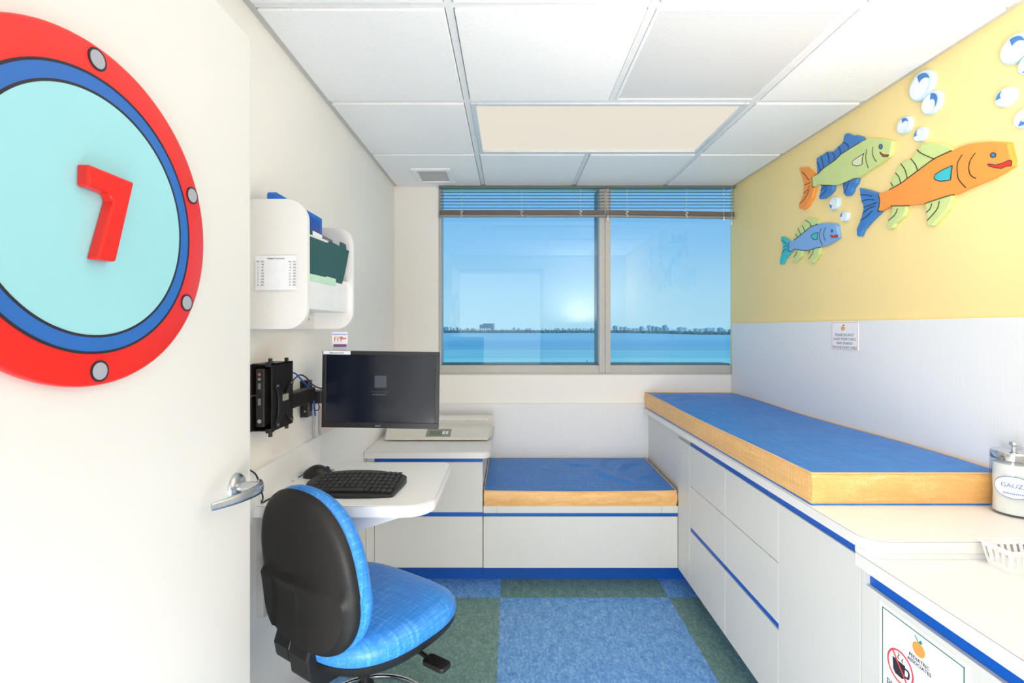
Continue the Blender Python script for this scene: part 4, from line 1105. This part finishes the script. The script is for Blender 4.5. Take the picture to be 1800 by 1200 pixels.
def bubble(u, v, r, ang, arc, label):
    X = XFA + .002
    c = on_x(u, v, X); T = XR - X
    t = thing('wall_bubble', (XR, c.y, c.z), label, 'wall decoration', 'painted bubbles above the fish')
    obj('disc', lathe(NB(), [(0, 0), (r, 0), (r, -T * .55), (r * .97, -T * .85), (r * .90, -T), (r * .86, -T - .0003), (r * .8, -T), (0, -T)], (XR, c.y, c.z), 'x', 40), M['bubble_rim'], t, smooth=True)
    b = NB(); prism(b, [Vector((X - .0004, c.y + .06 * r + r * .76 * math.cos(2 * PI * i / 32), c.z - .06 * r + r * .76 * math.sin(2 * PI * i / 32))) for i in range(32)], (-.0006, 0, 0))
    obj('white_face', b, M['bubble'], t)
    # comma shaped highlight
    pts_o, pts_i = [], []
    for i in range(13):
        f = i / 12; a = math.radians(ang + arc * f)
        wdt = r * (.62 * (1 - f) ** .8) * (1 if i else .5)
        ro = r * .78; 
        pts_o.append((c.y + ro * math.cos(a), c.z + ro * math.sin(a))); pts_i.append((c.y + (ro - wdt) * math.cos(a), c.z + (ro - wdt) * math.sin(a)))
    b = NB(); prism(b, [Vector((X - .0010, y, z)) for y, z in pts_o + pts_i[-2::-1]], (-.0006, 0, 0))
    obj('blue_glint', b, M['f_blue'], t)
# the wall is seen from the left: +y runs away from the viewer, i.e. to the left
bubble(1617, 150.7, .053, 75, 95, 'biggest bubble high above the green fish, touching the ceiling edge')
bubble(1634.4, 180.4, .040, 100, 130, 'bubble tucked just below the biggest bubble')
bubble(1587, 219.8, .032, 80, 90, 'bubble between the green fish nose and the biggest bubble')
bubble(1615, 236.4, .0255, -5, 80, 'small bubble just above the orange fish back fin')
bubble(1780.6, 85.9, .0425, 75, 95, 'large bubble highest up at the right edge of the photo')
bubble(1806, 112, .030, -140, 90, 'bubble cut by the right photo edge under the highest bubble')
bubble(1764, 170.8, .0285, 0, 80, 'lone bubble straight above the orange fish head')
bubble(1797, 207.6, .028, -60, -90, 'bubble cut by the right photo edge just above the orange fish snout')
bubble(1464.4, 357.5, .030, -60, 70, 'bubble right under the green fish belly')
bubble(1482, 380.6, .023, 10, 80, 'small bubble above the nose of the light blue fish')

# ------------------------------------------------------------------ signs
def fruit(b_mat_parent, c, r, leaf):
    pass
a = on_x(1463, 566.5, 1.495); c = on_x(1509, 613.5, 1.495)
y1, y0 = a.y, c.y; z1 = 1.4275; z0 = 1.4275 - .122; yc = (y0 + y1) / 2
t = thing('wall_notice', (1.495, yc, z0), 'small white notice about unattended children on the grey wall panel', 'sign')
sh = obj('sheet', bx(1.4925, 1.495, y0, y1, z0, z1), M['paper'], t)
b = NB()
for q in ((y0, y1, z0, z0 + .0022), (y0, y1, z1 - .0022, z1), (y0, y0 + .003, z0, z1), (y1 - .003, y1, z0, z1)): box(b, 1.4918, 1.4926, *q)
obj('border', b, M['ink_pale'], t)
b = NB()
for i, s in enumerate(('PLEASE DO NOT', 'LEAVE YOUR CHILD', 'UNATTENDED', 'ON THE EXAM TABLE')):
    text_bm(s, .0165, 'CENTER', b, on_right((1.4920, yc, z1 - .062 - i * .0185)) @ Matrix.Scale(.98, 4))
obj('lettering', b, M['ink_grey'], t)
def ell(X, y, z, ry, rz, th, tilt=0):
    P = []
    for i in range(28):
        q = 2 * PI * i / 28; p_, r_ = ry * math.cos(q), rz * math.sin(q)
        P.append(Vector((X, y + p_ * math.cos(tilt) - r_ * math.sin(tilt), z + p_ * math.sin(tilt) + r_ * math.cos(tilt))))
    return prism(NB(), P, (-th, 0, 0))
obj('orange_logo', ell(1.4925, yc + .008, z1 - .0275, .0125, .0100, .0008), M['ink_orange'], t)
obj('leaf', ell(1.4925, yc + .004, z1 - .0135, .008, .0026, .0008), M['ink_grey'], t)

XS = XF - .0012
ya, yb, zt_ = 1.190, .958, .731       # far edge, near edge, top
t = thing('cabinet_notice', (XF, (ya + yb) / 2, .44), 'white no drinks notice with orange fruit logo on the near cabinet', 'sign')
obj('sheet', bx(XS, XF, yb, ya, .440, zt_), M['paper'], t)
b = NB(); i_ = .009
for q in ((yb + i_, ya - i_, zt_ - i_ - .0022, zt_ - i_), (yb + i_, yb + i_ + .0022, .449, zt_ - i_), (ya - i_ - .0022, ya - i_, .449, zt_ - i_), (yb + i_, ya - i_, .449, .4512)): box(b, XS - .0006, XS, *q)
obj('green_border', b, M['ink_green'], t)
lc = on_x(1615, 1141.7, XS)
obj('orange_logo', ell(XS, lc.y, lc.z, .0165, .0155, .0007), M['ink_orange'], t)
b = NB(); prism(b, [Vector((XS, lc.y + .012, lc.z + .027)), Vector((XS, lc.y + .008, lc.z + .026)), Vector((XS, lc.y - .001, lc.z + .015)), Vector((XS, lc.y + .002, lc.z + .0155))], (-.0007, 0, 0))
prism(b, [Vector((XS, lc.y + .001, lc.z + .015)), Vector((XS, lc.y - .009, lc.z + .0165)), Vector((XS, lc.y - .008, lc.z + .022)), Vector((XS, lc.y - .005, lc.z + .024))], (-.0007, 0, 0))
obj('leaf', b, M['ink_leaf'], t)
b = NB(); text_bm('PEDIATRIC', .0112, 'CENTER', b, on_right((XS - .0004, lc.y - .001, lc.z - .0285))); text_bm('ASSOCIATES', .0112, 'CENTER', b, on_right((XS - .0004, lc.y - .001, lc.z - .0395)))
obj('clinic_lettering', b, M['ink_black'], t)
sc_ = on_x(1582.5, 1172.5, XS); sy, sz = sc_.y, sc_.z
R0 = .036
b = NB(); ribbon(b, [Vector((XS, sy + R0 * math.cos(2 * PI * i / 32), sz + R0 * math.sin(2 * PI * i / 32))) for i in range(32)], .0036, (-1, 0, 0), 2, True)
ribbon(b, [Vector((XS, sy + R0 * .6, sz + R0 * .78)), Vector((XS, sy - R0 * .6, sz - R0 * .78))], .0034, (-1, 0, 0), 1, False, .0013)
obj('ban_ring', b, M['ink_red'], t)
b = NB(); cup = [(.022, .012), (-.014, .012), (-.012, -.018), (-.006, -.023), (.014, -.023), (.020, -.016)]
prism(b, [Vector((XS, sy + y, sz + z)) for y, z in cup], (-.0006, 0, 0))
ribbon(b, [Vector((XS, sy - .014, sz + .006)), Vector((XS, sy - .024, sz + .004)), Vector((XS, sy - .023, sz - .010)), Vector((XS, sy - .013, sz - .013))], .004, (-1, 0, 0))
ribbon(b, [Vector((XS, sy + .004, sz + .016)), Vector((XS, sy + .007, sz + .021)), Vector((XS, sy + .003, sz + .026)), Vector((XS, sy + .005, sz + .031))], .0014, (-1, 0, 0))
ribbon(b, [Vector((XS, sy - .008, sz + .015)), Vector((XS, sy - .005, sz + .019)), Vector((XS, sy - .009, sz + .024))], .0014, (-1, 0, 0))
obj('cup_symbol', b, M['ink_black'], t)
b = NB(); text_bm('Please', .026, 'LEFT', b, on_right((XS - .0004, ya - .022, sz - .068))); text_bm('So', .026, 'LEFT', b, on_right((XS - .0004, lc.y + .005, sz - .042)))
obj('message_lettering', b, M['ink_grey'], t)

# ------------------------------------------------------------------ gauze jar and basket
jx, jy, jr, jz = 1.443, 1.386, .050, .8692
jar = thing('glass_jar', (jx, jy, jz), 'round glass jar with chrome lid labelled GAUZE on raised counter', 'jar')
obj('glass_body', lathe(NB(), [(0, 0), (jr * .9, 0), (jr, .008), (jr, .150), (jr * .96, .156), (jr * .93, .156), (jr * .93, .010), (jr * .85, .006), (0, .006)], (jx, jy, jz), n=48), M['jar_glass'], jar, smooth=True)
obj('lid', lathe(NB(), [(0, .158), (jr * 1.0, .158), (jr * 1.0, .175), (jr * .95, .180), (jr * .3, .184), (0, .184)], (jx, jy, jz), n=48), M['chrome'], jar, smooth=True)
obj('lid_knob', lathe(NB(), [(0, .184), (.006, .184), (.005, .192), (.011, .198), (.009, .206), (0, .208)], (jx, jy, jz), n=24), M['chrome'], jar, smooth=True)
ang0 = math.atan2(-jy, -jx) + .0
def wrap(co, z, rad=jr + .0006, a0=ang0): 
    a = a0 + co.x / jr; rr = rad + co.z
    return Vector((jx + rr * math.cos(a), jy + rr * math.sin(a), z + co.y))
def wcurve(rx, rz, zc, w, m, nm):
    b = NB(); A = []; B = []
    for i in range(64):
        q = 2 * PI * i / 64
        A.append(b.verts.new(wrap(Vector((rx * math.cos(q), rz * math.sin(q), 0)), zc))); B.append(b.verts.new(wrap(Vector(((rx - w) * math.cos(q), (rz - w) * math.sin(q), 0)), zc)))
    ring_faces(b, A, B); return obj(nm, b, M[m], jar)
def wdisc(rx, rz, zc):
    b = NB(); rings = [[b.verts.new(wrap(Vector((rx * s * math.cos(2 * PI * i / 48), rz * s * math.sin(2 * PI * i / 48), -.0003)), zc)) for i in range(48)] for s in (1, .75, .5, .25, .02)]
    for A, B in zip(rings, rings[1:]): ring_faces(b, A, B)
    b.faces.new(rings[-1]); return b
lab = obj('oval_label', wdisc(.043, .030, jz + .085), M['paper'], jar)
wcurve(.044, .031, jz + .085, .0016, 'ink_blue', 'label_border')
obj('label_lettering', text_bm('GAUZE', .0165, 'CENTER', None, None, lambda co: wrap(co, jz + .0845)), M['ink_blue'], jar)
b = NB()
for i in range(12): 
    A_ = [b.verts.new(wrap(Vector((x, y, 0)), jz + .066)) for x, y in ((-.022 + i * .0037, 0), (-.0195 + i * .0037, 0), (-.0195 + i * .0037, .0035), (-.022 + i * .0037, .0035))]; b.faces.new(A_)
obj('small_print', b, M['ink_blue'], jar)
b = NB(); lathe(b, [(0, .0062), (jr * .88, .0062), (jr * .90, .02), (jr * .89, .06), (jr * .90, .10), (jr * .88, .145), (jr * .5, .153), (0, .154)], (jx, jy, jz), n=40)
for v in b.verts:
    d_ = Vector((v.co.x - jx, v.co.y - jy, 0))
    if d_.length > .02: v.co -= d_.normalized() * .004 * (noise.noise(v.co * 60) + .5)
tag(obj('gauze_pads', b, M['cotton'], smooth=True), 'white gauze filling the glass jar on the raised counter', 'gauze')

def basket():
    x0, x1, y0, y1, z0, h = 1.166, 1.452, 1.126, 1.198, .8232, .056
    t = thing('plastic_basket', ((x0 + x1) / 2, (y0 + y1) / 2, z0), 'white slotted plastic basket on the lower counter', 'basket')
    s = .010
    obj('floor', bx(x0 + s, x1 - s, y0 + s, y1 - s, z0, z0 + .003), M['white'], t)
    b = NB()
    def wallseg(p0, p1, q0, q1, n):   # bottom edge p0-p1, top edge q0-q1
        p0, p1, q0, q1 = map(Vector, (p0, p1, q0, q1)); nrm = (p1 - p0).cross(q0 - p0).normalized() * .002
        def P(f, g): 
            return (p0 + (p1 - p0) * f) * (1 - g) + (q0 + (q1 - q0) * f) * g
        def quad(f0, f1, g0, g1): prism(b, [P(f0, g0), P(f1, g0), P(f1, g1), P(f0, g1)], nrm)
        quad(0, 1, 0, .25); quad(0, 1, .78, 1)
        for i in range(n + 1):
            f = i / n; w = .28 / n
            quad(max(0, f - w), min(1, f + w), .25, .78)
    B_ = [(x0 + s, y0 + s, z0), (x1 - s, y0 + s, z0), (x1 - s, y1 - s, z0), (x0 + s, y1 - s, z0)]
    T_ = [(x0, y0, z0 + h), (x1, y0, z0 + h), (x1, y1, z0 + h), (x0, y1, z0 + h)]
    for i, n in enumerate((18, 4, 18, 4)): wallseg(B_[i], B_[(i + 1) % 4], T_[i], T_[(i + 1) % 4], n)
    obj('slotted_walls', b, M['white'], t)
    b = NB(); 
    outer = rrect(x0 - .007, x1 + .007, y0 - .007, y1 + .007, .008, 4); inner = rrect(x0 + .001, x1 - .001, y0 + .001, y1 - .001, .006, 4)
    A = [b.verts.new((x, y, z0 + h)) for x, y in outer]; B = [b.verts.new((x, y, z0 + h)) for x, y in inner]
    A2 = [b.verts.new((x, y, z0 + h - .004)) for x, y in outer]; B2 = [b.verts.new((x, y, z0 + h - .004)) for x, y in inner]
    ring_faces(b, A, B); ring_faces(b, A2, B2); ring_faces(b, A, A2); ring_faces(b, B, B2)
    obj('rim', b, M['white'], t)
basket()

# ------------------------------------------------------------------ light
def area(name, loc, target, size, power, color=(1, 1, 1), sy=None):
    l = bpy.data.lights.new(name, 'AREA'); l.energy = power; l.color = color; l.size = size
    if sy: l.shape = 'RECTANGLE'; l.size_y = sy
    o = link(bpy.data.objects.new(name, l)); o.location = loc
    o.rotation_euler = (Vector(target) - Vector(loc)).to_track_quat('-Z', 'Y').to_euler(); return o
area('bounce_flash', (.92, .56, 1.46), (.92, .5601, 2.4), .24, 12, (1, .975, .935))
area('low_fill', (-.12, .02, .38), (-.12, 3.0, .75), .95, 13, (1, .97, .93), .62)  # added fill for low fronts and far end, no real lamp there
area('hall_fill', (-.1, -2.1, 1.25), (-.1, 0, 1.25), 3.0, 13, (1, .97, .93), 2.3)  # unseen fill added in the hall to brighten the far end
area('hall_fill', (-1.5, -1.1, 1.4), (1.2, 2.2, 1.3), 1.0, 34, (1, .97, .93), 1.8)  # added side fill for the right wall, hidden from the window's reflection
l = bpy.data.lights.new('sun', 'SUN'); l.energy = 1.9; l.angle = .01; l.color = (1, .97, .92)
o = link(bpy.data.objects.new('sun', l)); o.rotation_euler = (math.radians(38), 0, math.radians(-25))

w = bpy.data.worlds.new('sky'); SC.world = w; w.use_nodes = True
nt = w.node_tree; bg = nt.nodes['Background']
tc_ = nt.nodes.new('ShaderNodeTexCoord'); sp = nt.nodes.new('ShaderNodeSeparateXYZ'); rp = nt.nodes.new('ShaderNodeValToRGB')
nt.links.new(tc_.outputs['Generated'], sp.inputs[0]); nt.links.new(sp.outputs[2], rp.inputs[0])
e = rp.color_ramp.elements
e[0].position = 0; e[0].color = (.42, .70, .84, 1); e[1].position = 1; e[1].color = (.10, .28, .62, 1)
for p_, c_ in ((.07, (.38, .67, .84, 1)), (.16, (.25, .55, .83, 1)), (.28, (.17, .46, .80, 1))):
    q = e.new(p_); q.color = c_
nt.links.new(rp.outputs[0], bg.inputs['Color']); bg.inputs['Strength'].default_value = 0.72

# ------------------------------------------------------------------ camera
cam = bpy.data.cameras.new('camera'); co = link(bpy.data.objects.new('camera', cam)); SC.camera = co
co.location = (0, 0, EYE); co.rotation_euler = (PI / 2, 0, 0)
cam.sensor_width = 36; cam.lens = 17.0; cam.shift_x = 3 / 1800; cam.shift_y = -23 / 1800
cam.clip_start = .02; cam.clip_end = 20000
SC.view_settings.view_transform = 'Standard'; SC.view_settings.look = 'None'
SC.view_settings.exposure = 0.62; SC.view_settings.gamma = 1.0; SC.view_settings.use_curve_mapping = False
